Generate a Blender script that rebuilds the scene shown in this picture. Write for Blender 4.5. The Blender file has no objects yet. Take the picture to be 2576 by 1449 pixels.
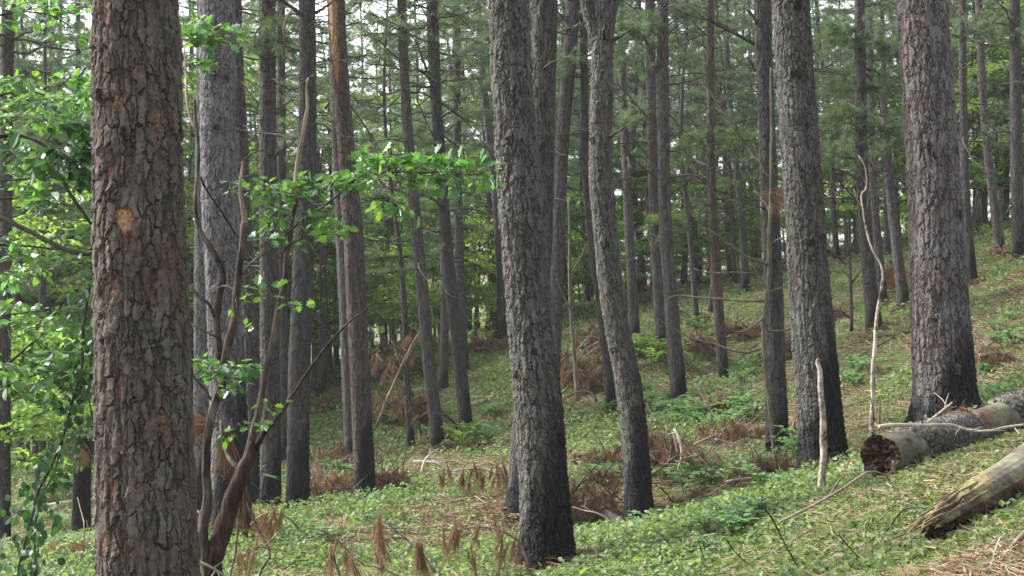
import bpy, math, random
import numpy as np
from mathutils import Vector

random.seed(7)
rng = np.random.default_rng(7)
F, CX, CY = 3578.0, 1288.0, 724.5          # photo pixels (2576 wide) per unit slope; the camera is the origin, looking along +Y
SC = bpy.context.scene
COL = SC.collection
PI = math.pi


def P(px, py, d):
    return np.array([(px - CX) / F * d, d, (CY - py) / F * d])


# ------------------------------------------------------------------ noise
def vnoise(x, y, seed=0):
    xi = np.floor(x).astype(np.int64); yi = np.floor(y).astype(np.int64)
    fx = x - xi; fy = y - yi
    fx = fx * fx * (3 - 2 * fx); fy = fy * fy * (3 - 2 * fy)
    def h(a, b):
        n = (a * 374761393 + b * 668265263 + seed * 982451653) & 0x7fffffff
        n = ((n ^ (n >> 13)) * 1274126177) & 0x7fffffff
        return ((n ^ (n >> 16)) & 0xffff) / 65535.0
    return (h(xi, yi) * (1 - fx) + h(xi + 1, yi) * fx) * (1 - fy) + (h(xi, yi + 1) * (1 - fx) + h(xi + 1, yi + 1) * fx) * fy


def fbm(x, y, seed=0, o=4):
    t = 0.0; a = 0.5; f = 1.0
    for i in range(o):
        t = t + a * vnoise(x * f, y * f, seed + i); a *= 0.5; f *= 2.03
    return t


# ------------------------------------------------------------------ mesh helpers
class MB:
    """collects pieces; build() links them as ONE mesh object"""
    def __init__(self):
        self.v = []; self.f = []; self.n = 0
        self.at = {}

    def add(self, v, faces, mat=0):
        v = np.asarray(v, float)
        for f in (faces if isinstance(faces, list) else [faces]):
            f = np.asarray(f)
            if len(f):
                self.f.append((f + self.n, mat))
        self.v.append(v); self.n += len(v)
        return self

    def mesh(self, name, mats, smooth=True, attrs=None):
        v = np.concatenate(self.v) if self.v else np.zeros((0, 3))
        me = bpy.data.meshes.new(name)
        me.vertices.add(len(v)); me.vertices.foreach_set('co', v.astype(np.float32).ravel())
        tot = []; idx = []; mi = []
        for f, m in self.f:
            tot.append(np.full(len(f), f.shape[1])); idx.append(f.ravel()); mi.append(np.full(len(f), m))
        if tot:
            tot = np.concatenate(tot); idx = np.concatenate(idx); mi = np.concatenate(mi)
            me.loops.add(len(idx)); me.loops.foreach_set('vertex_index', idx.astype(np.int32))
            me.polygons.add(len(tot))
            st = np.concatenate([[0], np.cumsum(tot)[:-1]])
            me.polygons.foreach_set('loop_start', st.astype(np.int32))
            me.polygons.foreach_set('loop_total', tot.astype(np.int32))
            me.polygons.foreach_set('material_index', mi.astype(np.int32))
            me.polygons.foreach_set('use_smooth', np.full(len(tot), smooth))
        for m in (mats if isinstance(mats, (list, tuple)) else [mats]):
            me.materials.append(m)
        for k, a in (attrs or {}).items():
            a = np.asarray(a, np.float32)
            if a.ndim == 2:
                me.attributes.new(k, 'FLOAT_VECTOR', 'POINT').data.foreach_set('vector', a.ravel())
            else:
                me.attributes.new(k, 'FLOAT', 'POINT').data.foreach_set('value', a)
        me.update(calc_edges=True); me.validate()
        return me

    def build(self, name, mats, parent=None, smooth=True, attrs=None):
        return put(name, self.mesh(name, mats, smooth, attrs), parent)


def put(name, me, parent=None):
    o = bpy.data.objects.new(name, me); COL.objects.link(o)
    if parent is not None:
        o.parent = parent
        o.location = -Vector(parent.location) if parent.get('worldparts') else (0, 0, 0)
    return o


def tag(o, label=None, cat=None, group=None, kind=None):
    if label: o['label'] = label
    if cat: o['category'] = cat
    if group: o['group'] = group
    if kind: o['kind'] = kind
    return o


def thing(name, loc, label, cat, group=None):
    """an Empty at the thing's base; its parts are modelled in world space and offset back"""
    o = bpy.data.objects.new(name, None); COL.objects.link(o)
    o.location = tuple(float(c) for c in loc); o.empty_display_size = .2
    o['worldparts'] = 1
    return tag(o, label, cat, group)


def copy_tree(src, loc, rz=0., sc=1., label=None, group=None):
    r = src.copy(); COL.objects.link(r)
    r.location = tuple(float(c) for c in loc); r.rotation_euler = (0, 0, rz); r.scale = (sc, sc, sc)
    if label: r['label'] = label
    if group: r['group'] = group
    for ch in list(src.children):
        c = ch.copy(); COL.objects.link(c); c.parent = r
        for g in list(ch.children):
            q = g.copy(); COL.objects.link(q); q.parent = c
    return r


def spline(pts, n):
    """Catmull-Rom through the control points"""
    pts = np.asarray(pts, float)
    if len(pts) == 2:
        t = np.linspace(0, 1, n)[:, None]
        return pts[0] * (1 - t) + pts[1] * t
    p = np.vstack([2 * pts[0] - pts[1], pts, 2 * pts[-1] - pts[-2]])
    m = len(pts) - 1
    u = np.linspace(0, m - 1e-6, n); i = u.astype(int); t = (u - i)[:, None]
    a, b, c, e = p[i], p[i + 1], p[i + 2], p[i + 3]
    return .5 * (2 * b + (c - a) * t + (2 * a - 5 * b + 4 * c - e) * t ** 2 + (3 * b - a - 3 * c + e) * t ** 3)


def tube(path, rad, k=6, cap=True, wob=0., seed=0):
    path = np.asarray(path, float); n = len(path)
    rad = np.broadcast_to(np.asarray(rad, float), (n,)) if np.ndim(rad) else np.full(n, rad)
    t = np.gradient(path, axis=0); t /= np.linalg.norm(t, axis=1)[:, None] + 1e-12
    ref = np.array([0, 0, 1.]) if abs(t[0][2]) < .8 else np.array([1., 0, 0])
    u = np.cross(t[0], ref); u /= np.linalg.norm(u)
    th = np.linspace(0, 2 * PI, k, endpoint=False)
    c, s = np.cos(th), np.sin(th)
    V = np.empty((n, k, 3))
    for i in range(n):
        u = u - t[i] * np.dot(u, t[i]); u /= np.linalg.norm(u) + 1e-12
        w = np.cross(t[i], u)
        rr = rad[i]
        if wob:
            rr = rad[i] * (1 + wob * (fbm(np.cos(th) * 1.3 + 9 + seed, np.sin(th) * 1.3 + i * (.35 if k < 16 else .2), seed, 4) - .47) * 2)
        V[i] = path[i] + (np.outer(c * rr, u) + np.outer(s * rr, w))
    i, j = np.meshgrid(np.arange(n - 1), np.arange(k), indexing='ij')
    a = i * k + j; b = i * k + (j + 1) % k
    q = np.stack([a, b, b + k, a + k], -1).reshape(-1, 4)
    V = V.reshape(-1, 3)
    fs = [q]
    if cap:
        fs += [np.array([list(range(k))[::-1]]), np.array([[(n - 1) * k + x for x in range(k)]])]
    return V, fs


def norm(a):
    return a / (np.linalg.norm(a, axis=-1, keepdims=True) + 1e-12)


def scatter(tv, tfs, pos, xa, za, scale):
    """copies a small template (x across, y along, z normal) to many places"""
    ya = norm(xa); za = norm(za - ya * np.sum(za * ya, -1, keepdims=True)); xx = np.cross(ya, za)
    R = np.stack([xx, ya, za], -1)                                   # columns
    V = np.einsum('nij,kj->nki', R, tv) * np.asarray(scale).reshape(-1, 1, 1) + pos[:, None, :]
    n, k = len(pos), len(tv)
    fs = [(np.arange(n)[:, None, None] * k + np.asarray(f)[None]).reshape(-1, np.asarray(f).shape[1]) for f in tfs]
    return V.reshape(-1, 3), fs


LEAF_V = np.array([[0, 0, 0], [-.22, .2, .05], [-.3, .5, .07], [-.16, .82, .03], [0, 1, -.06], [.16, .82, .03], [.3, .5, .07], [.22, .2, .05], [0, .5, 0]])
LEAF_F = [np.array([[0, 8, 2, 1], [8, 4, 3, 2], [0, 7, 6, 8], [8, 6, 5, 4]])]
LEAF_S = np.array([[0, 0, 0], [-.3, .5, .08], [0, 1, -.05], [.3, .5, .08]])
LEAF_SF = [np.array([[0, 2, 1], [0, 3, 2]])]
LOBE_V = np.array([[0, 0, 0], [-.1, .18, .02], [-.3, .22, .08], [-.2, .38, .04], [-.42, .55, .09], [-.22, .62, .04], [-.24, .86, .04], [-.08, .84, .0], [0, 1.05, -.08],
                   [.08, .84, .0], [.24, .86, .04], [.22, .62, .04], [.42, .55, .09], [.2, .38, .04], [.3, .22, .08], [.1, .18, .02]])
LOBE_F = [np.array([[0, 3, 2, 1], [0, 5, 4, 3], [0, 8, 7, 5], [0, 1 + 14, 14, 13], [0, 13, 12, 11], [0, 11, 9, 8]]), np.array([[5, 7, 6], [11, 10, 9]])]


def needles(cen, dirs, n, length, width, spread, droop=0., along=.05):
    """brushes of needle-shaped triangles, one brush per centre"""
    m = len(cen)
    d = norm(np.repeat(dirs, n, 0) + spread * rng.normal(size=(m * n, 3)))
    d[:, 2] -= droop * rng.random(m * n); d = norm(d)
    b = np.repeat(cen, n, 0) - np.repeat(dirs, n, 0) * (rng.random((m * n, 1)) * along)
    L = length * (.65 + .5 * rng.random((m * n, 1)))
    s = norm(np.cross(d, rng.normal(size=(m * n, 3)))) * width * .5
    mid = b + d * L * .5; tip = b + d * L; tip[:, 2] -= droop * .25 * L[:, 0]
    V = np.stack([b + s * .6, b - s * .6, mid - s, tip, mid + s], 1).reshape(-1, 3)
    i = np.arange(m * n) * 5
    return V, [np.stack([i, i + 1, i + 2, i + 3, i + 4], 1)]


# ------------------------------------------------------------------ materials
def mat(name):
    m = bpy.data.materials.new(name); m.use_nodes = True
    nt = m.node_tree; nt.nodes.clear()
    out = nt.nodes.new('ShaderNodeOutputMaterial')
    return m, nt, out


def nd(nt, typ, ins=None, **props):
    n = nt.nodes.new('ShaderNode' + typ)
    for k, v in props.items():
        setattr(n, k, v)
    for k, v in (ins or {}).items():
        s = n.inputs[k]
        if isinstance(v, bpy.types.NodeSocket):
            nt.links.new(v, s)
        else:
            s.default_value = v
    return n


def mth(nt, op, a, b=0., c=0., clamp=False):
    return nd(nt, 'Math', {0: a, 1: b, 2: c}, operation=op, use_clamp=clamp).outputs[0]


def mrange(nt, v, a, b, c=0., d=1., smooth=True):
    return nd(nt, 'MapRange', {'Value': v, 'From Min': a, 'From Max': b, 'To Min': c, 'To Max': d},
              interpolation_type='SMOOTHSTEP' if smooth else 'LINEAR', clamp=True).outputs[0]


def mixc(nt, f, a, b):
    n = nt.nodes.new('ShaderNodeMix'); n.data_type = 'RGBA'
    for s, v in ((n.inputs[0], f), (n.inputs[6], a), (n.inputs[7], b)):
        if isinstance(v, bpy.types.NodeSocket): nt.links.new(v, s)
        else: s.default_value = v if not isinstance(v, tuple) else (*v, 1.)[:4]
    return n.outputs[2]


def ramp(nt, v, stops):
    n = nd(nt, 'ValToRGB', {0: v}); e = n.color_ramp.elements
    while len(e) < len(stops): e.new(.5)
    for q, (p, c) in zip(e, stops):
        q.position = p; q.color = (*c, 1)
    return n.outputs[0]


def bark(name, lo, mid, hi, red, scale=15., depth=.016, redamt=.35, disp=True, zs=.36):
    m, nt, out = mat(name)
    A = nd(nt, 'Attribute', attribute_name='bc').outputs['Vector']
    hh = nd(nt, 'Attribute', attribute_name='hh').outputs['Fac']
    rnd = nd(nt, 'ObjectInfo').outputs['Random'] if not disp else None
    if rnd is not None:
        off = nd(nt, 'CombineXYZ', {0: mth(nt, 'MULTIPLY', rnd, 19.), 1: 3., 2: mth(nt, 'MULTIPLY', rnd, 53.)}).outputs[0]
        A = nd(nt, 'VectorMath', {0: A, 1: off}, operation='ADD').outputs[0]
    def warp(sc, amp, det):
        w = nd(nt, 'TexNoise', {'Vector': A, 'Scale': sc, 'Detail': det}).outputs['Color']
        w = nd(nt, 'VectorMath', {0: w, 1: (.5, .5, .5)}, operation='SUBTRACT').outputs[0]
        return nd(nt, 'VectorMath', {0: w, 1: (amp, amp, amp * 1.6)}, operation='MULTIPLY').outputs[0]
    V = nd(nt, 'VectorMath', {0: A, 1: warp(10., .05, 2.)}, operation='ADD').outputs[0]
    V = nd(nt, 'VectorMath', {0: V, 1: warp(36., .026, 2.)}, operation='ADD').outputs[0]
    V1 = nd(nt, 'VectorMath', {0: V, 1: (1, 1, zs)}, operation='MULTIPLY').outputs[0]
    V2 = nd(nt, 'VectorMath', {0: V, 1: (1, 1, zs * 1.4)}, operation='MULTIPLY').outputs[0]
    V3 = nd(nt, 'VectorMath', {0: V, 1: (1, 1, zs * .24)}, operation='MULTIPLY').outputs[0]
    e3 = nd(nt, 'TexVoronoi', {'Vector': V3, 'Scale': scale * .8}, feature='DISTANCE_TO_EDGE').outputs['Distance']
    e1 = nd(nt, 'TexVoronoi', {'Vector': V1, 'Scale': scale * 1.3}, feature='DISTANCE_TO_EDGE').outputs['Distance']
    def shingle(vec, sc, comp):
        v = nd(nt, 'TexVoronoi', {'Vector': vec, 'Scale': sc}, feature='F1')
        loc = nd(nt, 'SeparateXYZ', {0: nd(nt, 'VectorMath', {0: v.outputs['Position'], 1: vec}, operation='SUBTRACT').outputs[0]}).outputs
        k = nd(nt, 'SeparateColor', {0: v.outputs['Color']}).outputs
        tilt = mth(nt, 'MULTIPLY_ADD', loc[2], sc * .8, mth(nt, 'MULTIPLY', loc[0], mth(nt, 'MULTIPLY_ADD', k[2], sc * 1.4, -sc * .7)))
        return k[comp], tilt
    cell, t1 = shingle(V1, scale * 1.3, 0)
    fl, t2 = shingle(V2, scale * 2.9, 1)
    big = nd(nt, 'TexNoise', {'Vector': A, 'Scale': 3.2, 'Detail': 3.}).outputs[0]
    fine = nd(nt, 'TexNoise', {'Vector': V2, 'Scale': scale * 5, 'Detail': 4., 'Roughness': .7}).outputs[0]
    fuse = nd(nt, 'TexNoise', {'Vector': V1, 'Scale': scale * .9, 'Detail': 2.}).outputs[0]
    edge = mth(nt, 'MAXIMUM', mrange(nt, e1, .0, .1, .0, 1.), mrange(nt, fuse, .48, .6, 0., .85))
    deep = mth(nt, 'MAXIMUM', mrange(nt, e3, .0, .15, .0, 1.), mrange(nt, fuse, .55, .68, 0., 1.))
    edge = mth(nt, 'MULTIPLY', edge, mth(nt, 'MULTIPLY_ADD', deep, .8, .2))
    pk = nd(nt, 'Attribute', attribute_name='peel').outputs['Fac']
    kn = nd(nt, 'Attribute', attribute_name='knot').outputs['Fac']
    h = mth(nt, 'MULTIPLY_ADD', t1, .6, mth(nt, 'MULTIPLY_ADD', cell, .5, .35))
    h = mth(nt, 'MULTIPLY_ADD', t2, .28, h)
    h = mth(nt, 'MULTIPLY_ADD', fl, .22, h)
    h = mth(nt, 'MULTIPLY', h, edge)
    h = mth(nt, 'MULTIPLY_ADD', fine, .42, h)
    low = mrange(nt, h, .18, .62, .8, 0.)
    h = mth(nt, 'MULTIPLY', h, mth(nt, 'MULTIPLY_ADD', pk, -.55, 1.))
    h = mth(nt, 'MULTIPLY_ADD', kn, .9, h)
    # colour
    t = mth(nt, 'MULTIPLY_ADD', cell, .3, mth(nt, 'MULTIPLY_ADD', fl, .22, mth(nt, 'MULTIPLY_ADD', fine, .9, -.22)))
    c = ramp(nt, t, [(.15, lo), (.45, mid), (.85, hi)])
    rm = mth(nt, 'MULTIPLY', mrange(nt, mth(nt, 'MULTIPLY_ADD', cell, .22, big), .56, .74), redamt)
    c = mixc(nt, rm, c, red)
    lic = nd(nt, 'TexNoise', {'Vector': A, 'Scale': 7., 'Detail': 5., 'Roughness': .7}).outputs[0]
    c = mixc(nt, mrange(nt, lic, .58, .72, 0., .3), c, tuple(min(1, x * 1.12) for x in (hi[0] * .92, hi[1] * 1.02, hi[2] * .9)))
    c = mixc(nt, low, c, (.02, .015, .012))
    # fire-blackened foot: reaches as high as the property 'char' says, further up on the side away from the path
    ch = nd(nt, 'Attribute', attribute_name='char', attribute_type='OBJECT').outputs['Fac']
    sx = nd(nt, 'SeparateXYZ', {0: nd(nt, 'Attribute', attribute_name='bn').outputs['Vector']}).outputs[0]
    ch = mth(nt, 'MULTIPLY', ch, mth(nt, 'MULTIPLY_ADD', sx, .62, 1.))
    cn = mth(nt, 'MULTIPLY_ADD', nd(nt, 'TexNoise', {'Vector': V1, 'Scale': 6., 'Detail': 5.}).outputs[0], 1.5, .2)
    q = mth(nt, 'DIVIDE', hh, mth(nt, 'MAXIMUM', mth(nt, 'MULTIPLY', ch, cn), .001))
    cm = mrange(nt, q, .75, 1.5, .96, 0.)
    c = mixc(nt, cm, c, mixc(nt, fine, (.003, .003, .0035), (.018, .018, .02)))
    c = mixc(nt, kn, c, (.02, .015, .012))
    pc = nd(nt, 'TexNoise', {'Vector': A, 'Scale': 60., 'Detail': 3.}).outputs[0]
    pcol = ramp(nt, mth(nt, 'MULTIPLY_ADD', pk, .55, mth(nt, 'MULTIPLY_ADD', pc, .9, -.3)),
                [(.3, (.06, .028, .02)), (.55, (.12, .066, .043)), (.78, (.29, .18, .095)), (1., (.38, .28, .155))])
    c = mixc(nt, mrange(nt, pk, .1, .5), c, pcol)
    b = nd(nt, 'BsdfPrincipled', {'Base Color': c, 'Roughness': .92, 'Specular IOR Level': .22})
    nt.links.new(b.outputs[0], out.inputs[0])
    if disp:
        D = nd(nt, 'Displacement', {'Height': h, 'Midlevel': .8, 'Scale': depth})
        nt.links.new(D.outputs[0], out.inputs['Displacement']); m.displacement_method = 'BOTH'
    else:
        bp = nd(nt, 'Bump', {'Height': h, 'Strength': 1., 'Distance': depth * 1.3})
        nt.links.new(bp.outputs[0], b.inputs['Normal'])
    return m


def wood(name, c0, c1, c2, scale=30., stretch=(1, 1, .25), bump=.01, moss=None, mossamt=.5):
    m, nt, out = mat(name)
    g = nd(nt, 'NewGeometry').outputs['Position']
    v = nd(nt, 'VectorMath', {0: g, 1: stretch}, operation='MULTIPLY').outputs[0]
    n1 = nd(nt, 'TexNoise', {'Vector': v, 'Scale': scale, 'Detail': 5., 'Roughness': .65}).outputs[0]
    n2 = nd(nt, 'TexNoise', {'Vector': g, 'Scale': 5., 'Detail': 4.}).outputs[0]
    c = ramp(nt, mth(nt, 'MULTIPLY_ADD', n1, 1.1, mth(nt, 'MULTIPLY_ADD', n2, .9, -.55)), [(.2, c0), (.5, c1), (.8, c2)])
    if moss:
        c = mixc(nt, mrange(nt, n2, .45, .65, 0., mossamt), c, moss)
    b = nd(nt, 'BsdfPrincipled', {'Base Color': c, 'Roughness': .9, 'Specular IOR Level': .25})
    bp = nd(nt, 'Bump', {'Height': n1, 'Strength': .9, 'Distance': bump}); nt.links.new(bp.outputs[0], b.inputs['Normal'])
    nt.links.new(b.outputs[0], out.inputs[0])
    return m


def leafmat(name, cols, trans=.4, rough=.5, spec=.35, tcol=1.5):
    """leaf colour differs from leaf to leaf; the blade lets light through"""
    m, nt, out = mat(name)
    r = nd(nt, 'NewGeometry').outputs['Random Per Island']
    n = len(cols) - 1
    c = ramp(nt, r, [(i / n, q) for i, q in enumerate(cols)])
    b = nd(nt, 'BsdfPrincipled', {'Base Color': c, 'Roughness': rough, 'Specular IOR Level': spec})
    tc = nd(nt, 'VectorMath', {0: c, 1: (tcol * 1.05, tcol * 1.1, tcol * .55)}, operation='MULTIPLY').outputs[0]
    t = nd(nt, 'BsdfTranslucent', {'Color': tc})
    x = nd(nt, 'MixShader', {0: trans}); nt.links.new(b.outputs[0], x.inputs[1]); nt.links.new(t.outputs[0], x.inputs[2])
    nt.links.new(x.outputs[0], out.inputs[0])
    return m


M = {}
M['bark_red'] = bark('bark_red', (.04, .032, .028), (.078, .063, .054), (.155, .133, .118), (.07, .038, .032), scale=15.5, depth=.02, redamt=.42)
M['bark_grey'] = bark('bark_grey', (0.039, 0.036, 0.033), (0.078, 0.074, 0.068), (0.146, 0.141, 0.132), (0.063, 0.045, 0.039), scale=19., depth=.02, redamt=.3)
M['bark_pink'] = bark('bark_pink', (0.050, 0.044, 0.043), (0.100, 0.089, 0.088), (0.196, 0.185, 0.187), (0.092, 0.061, 0.055), scale=16., depth=.021, redamt=.45)
M['bark_pale'] = bark('bark_pale', (0.060, 0.055, 0.057), (0.113, 0.107, 0.112), (0.198, 0.193, 0.202), (0.070, 0.053, 0.049), scale=18., depth=.016, redamt=.3)
M['bark_brown'] = bark('bark_brown', (0.035, 0.029, 0.027), (0.065, 0.053, 0.048), (0.123, 0.108, 0.102), (0.063, 0.037, 0.032), scale=14., depth=.018, redamt=.5)
M['bark_mid'] = bark('bark_mid', (0.031, 0.029, 0.027), (0.059, 0.054, 0.052), (0.113, 0.106, 0.103), (0.048, 0.034, 0.031), scale=14., depth=.018, redamt=.3)
M['bark_dark'] = bark('bark_dark', (0.024, 0.023, 0.022), (0.043, 0.041, 0.040), (0.085, 0.083, 0.081), (0.035, 0.028, 0.026), scale=14., depth=.018, redamt=.3)
M['bark_far'] = bark('bark_far', (0.033, 0.031, 0.030), (0.060, 0.056, 0.055), (0.107, 0.102, 0.099), (0.052, 0.039, 0.034), scale=14., depth=.016, redamt=.3, disp=False)
M['twig'] = wood('twig', (.03, .025, .021), (.062, .053, .044), (.125, .11, .092), 40.)
M['twig_dark'] = wood('twig_dark', (.022, .018, .015), (.045, .037, .03), (.09, .078, .065), 40.)
M['stick'] = wood('stick', (.09, .068, .05), (.19, .15, .115), (.34, .29, .24), 40.)
M['stick_pale'] = wood('stick_pale', (.2, .165, .13), (.38, .33, .28), (.55, .5, .44), 40.)
M['shrub_bark'] = wood('shrub_bark', (.014, .008, .007), (.05, .03, .024), (.13, .095, .078), 30., (1, 1, .14), .035)
M['shrub_mid'] = wood('shrub_mid', (.018, .013, .011), (.062, .047, .039), (.17, .138, .114), 28., (1, 1, .14), .025)
M['shrub_pale'] = wood('shrub_pale', (.09, .06, .043), (.26, .2, .155), (.42, .36, .3), 24., (1, 1, .12), .015)
M['sapling'] = wood('sapling', (.05, .045, .032), (.105, .098, .07), (.2, .185, .14), 40.)
M['birch'] = wood('birch', (.035, .026, .02), (.3, .26, .215), (.5, .46, .41), 20., (1, 1, 1.3), .02)
M['log_wood'] = wood('log_wood', (.045, .037, .028), (.12, .105, .078), (.25, .23, .18), 14., (1, 1, 1), .012, (.12, .125, .065), .45)
M['log_rot'] = wood('log_rot', (.008, .005, .004), (.05, .03, .02), (.15, .088, .05), 13., (1, 1, 1), .05)
M['log_splinter'] = wood('log_splinter', (.04, .028, .016), (.14, .105, .06), (.32, .25, .14), 30., (.5, .5, 1.6), .02, (.16, .17, .05), .45)
M['log_bark'] = bark('log_bark', (.12, .11, .1), (.19, .175, .16), (.29, .272, .255), (.16, .11, .09), scale=17., depth=.03, redamt=.3, zs=.75)
M['needle_green'] = leafmat('needle_green', [(.068, .106, .076), (.1, .15, .105), (.14, .195, .14)], .45, .55, .3, 1.4)
M['needle_bright'] = leafmat('needle_bright', [(.08, .14, .065), (.115, .19, .085), (.15, .235, .105)], .45, .55, .3, 1.4)
M['needle_brown'] = leafmat('needle_brown', [(.095, .047, .034), (.185, .1, .073), (.3, .185, .135)], .3, .7, .2, 1.2)
M['leaf_fresh'] = leafmat('leaf_fresh', [(.03, .085, .03), (.06, .148, .045), (.12, .21, .048), (.085, .17, .1), (.085, .18, .048), (.05, .115, .05)], .42, .36, .5, 1.6)
M['leaf_under'] = leafmat('leaf_under', [(.08, .15, .042), (.13, .215, .06), (.19, .27, .075)], .6, .5, .35, 1.7)
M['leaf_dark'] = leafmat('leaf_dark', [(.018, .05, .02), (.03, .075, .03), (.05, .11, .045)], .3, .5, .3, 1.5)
M['leaf_plant'] = leafmat('leaf_plant', [(.085, .165, .075), (.12, .215, .105), (.16, .265, .13)], .5, .45, .45, 1.4)
M['leaf_ground'] = leafmat('leaf_ground', [(.065, .1, .042), (.11, .165, .065), (.11, .175, .09), (.155, .22, .085), (.21, .26, .11), (.125, .19, .07)], .4, .6, .3, 1.3)
M['grass'] = leafmat('grass', [(.11, .17, .05), (.19, .23, .08), (.32, .3, .15)], .3, .6, .3, 1.3)
M['litter'] = leafmat('litter', [(.12, .072, .046), (.22, .14, .095), (.34, .25, .175)], .1, .8, .2, 1.)


def ground_material():
    m, nt, out = mat('forest_floor')
    g = nd(nt, 'NewGeometry').outputs['Position']
    a = nd(nt, 'TexNoise', {'Vector': g, 'Scale': .55, 'Detail': 6., 'Roughness': .62}).outputs[0]
    b = nd(nt, 'TexNoise', {'Vector': g, 'Scale': 26., 'Detail': 6., 'Roughness': .7}).outputs[0]
    d = nd(nt, 'TexNoise', {'Vector': g, 'Scale': 5., 'Detail': 5., 'Roughness': .65}).outputs[0]
    soil = ramp(nt, b, [(.3, (.035, .024, .016)), (.5, (.1, .07, .046)), (.68, (.2, .145, .1))])
    green = ramp(nt, b, [(.3, (.022, .042, .014)), (.5, (.06, .1, .03)), (.7, (.12, .17, .05))])
    k = mth(nt, 'MULTIPLY_ADD', d, .55, mth(nt, 'MULTIPLY', a, .75))
    c = mixc(nt, mrange(nt, k, .56, .72), soil, green)
    s = nd(nt, 'BsdfPrincipled', {'Base Color': c, 'Roughness': .95, 'Specular IOR Level': .15})
    bp = nd(nt, 'Bump', {'Height': mth(nt, 'ADD', b, d), 'Strength': 1., 'Distance': .05}); nt.links.new(bp.outputs[0], s.inputs['Normal'])
    nt.links.new(s.outputs[0], out.inputs[0])
    return m


# ------------------------------------------------------------------ terrain through the feet of the trees
CTRL = [(px, py, d) for px, py, d in [
    (1380, 1425, 12.3), (1610, 1368, 19.8), (2075, 1198, 15.), (2384, 1058, 14.5), (750, 1294, 24.3), (681, 1282, 25.8), (921, 1272, 25.8),
    (1104, 1133, 32.5), (1175, 1110, 34.7), (1822, 988, 38), (1958, 1158, 23.4), (1712, 1028, 32), (1667, 867, 38), (1598, 853, 45), (2200, 836, 30),
    (2275, 775, 40), (2445, 716, 38), (2517, 635, 45), (2562, 655, 40), (205, 1378, 26.8), (20, 1408, 28), (52, 1180, 42), (2200, 1203, 11.2), (2420, 1135, 12.), (2600, 1085, 12.9),
    (2640, 1050, 14.8), (2500, 1158, 10.6), (2450, 1205, 9.6), (2330, 1345, 8.2), (2576, 1300, 8.3), (2700, 1230, 8.8), (2576, 1455, 6.6), (2050, 1452, 8.8), (1800, 1452, 10.2), (585, 1370, 17.7), (1312, 1250, 21.),
    (1700, 1240, 20.), (1500, 1290, 20.5),
    (805, 998, 45), (1265, 850, 54), (1000, 880, 52), (1440, 765, 58), (1600, 735, 60), (1750, 705, 60), (1900, 665, 60), (2110, 625, 58), (2300, 590, 56),
    (2480, 570, 52), (2620, 545, 54), (3000, 500, 52), (400, 1050, 62), (-100, 1120, 62), (700, 985, 62),
    (1300, 835, 90), (1800, 745, 90), (2500, 640, 95), (400, 1000, 95), (-400, 1080, 90), (3200, 560, 90), (-500, 1420, 28), (-700, 1250, 45)]]
cp = np.array([P(*c) for c in CTRL] + [[0, 0, -1.6], [0, 4, -1.85], [-2.5, 5, -2.0], [-5, 10, -2.7], [3, 3, -1.1], [5, 6, -.9], [9, 12, -.1], [0, -6, -1.3], [-8, -4, -1.9], [8, -4, -.5], [-14, 18, -4.4], [14, 22, .6]])


def tps_fit(xy, z, lam=.02):
    d = np.linalg.norm(xy[:, None] - xy[None], axis=-1)
    K = np.where(d > 0, d * d * np.log(d + 1e-9), 0) + lam * np.eye(len(z))
    Q = np.hstack([np.ones((len(z), 1)), xy]); n = len(z)
    A = np.zeros((n + 3, n + 3)); A[:n, :n] = K; A[:n, n:] = Q; A[n:, :n] = Q.T
    return np.linalg.solve(A, np.concatenate([z, [0, 0, 0]]))


TW = tps_fit(cp[:, :2], cp[:, 2], .6)


def Z(x, y):
    x = np.asarray(x, float); y = np.asarray(y, float); sh = x.shape
    xf = np.clip(x.ravel(), -32, 34); yf = np.clip(y.ravel(), -6, 92)
    o = np.empty(len(xf))
    for s in range(0, len(xf), 20000):
        a = np.stack([xf[s:s + 20000], yf[s:s + 20000]], 1)
        d2 = ((a[:, None] - cp[None, :, :2]) ** 2).sum(-1)
        o[s:s + 20000] = (.5 * d2 * np.log(d2 + 1e-12)) @ TW[:-3] + TW[-3] + a @ TW[-2:]
    o += (fbm(xf * .9, yf * .9, 5, 4) - .47) * .16
    return o.reshape(sh)


def G(px, py, lo=5., hi=95.):
    """where the ray through a photo pixel first meets the ground"""
    d = np.concatenate([np.arange(lo, 40, .05), np.arange(40, hi, .15)])
    x = (px - CX) / F * d; z = (CY - py) / F * d
    u = z - Z(x, d)
    i = np.argmax(u < 0)
    if u[i] >= 0: i = len(d) - 20
    return np.array([x[i], d[i], float(Z(x[i:i + 1], d[i:i + 1])[0])])


def build_ground():
    xs = np.concatenate([np.linspace(-400, -45, 14), np.linspace(-40, -14, 60), np.linspace(-13.8, 13.8, 260), np.linspace(14, 40, 60), np.linspace(45, 400, 14)])
    ys = np.concatenate([np.linspace(-300, -8, 12), np.linspace(-6, 5, 24), np.linspace(5.1, 45, 420), np.linspace(45.4, 95, 110), np.linspace(100, 500, 14)])
    X, Y = np.meshgrid(xs, ys); Zz = Z(X, Y)
    Zz += (fbm(X * 5, Y * 5, 12, 3) - .45) * .05
    n, k = X.shape
    i, j = np.meshgrid(np.arange(n - 1), np.arange(k - 1), indexing='ij'); a = i * k + j
    mb = MB(); mb.add(np.stack([X, Y, Zz], -1).reshape(-1, 3), np.stack([a, a + 1, a + k + 1, a + k], -1).reshape(-1, 4))
    tag(mb.build('ground', ground_material()), None, None, None, 'structure')


build_ground()

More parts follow.
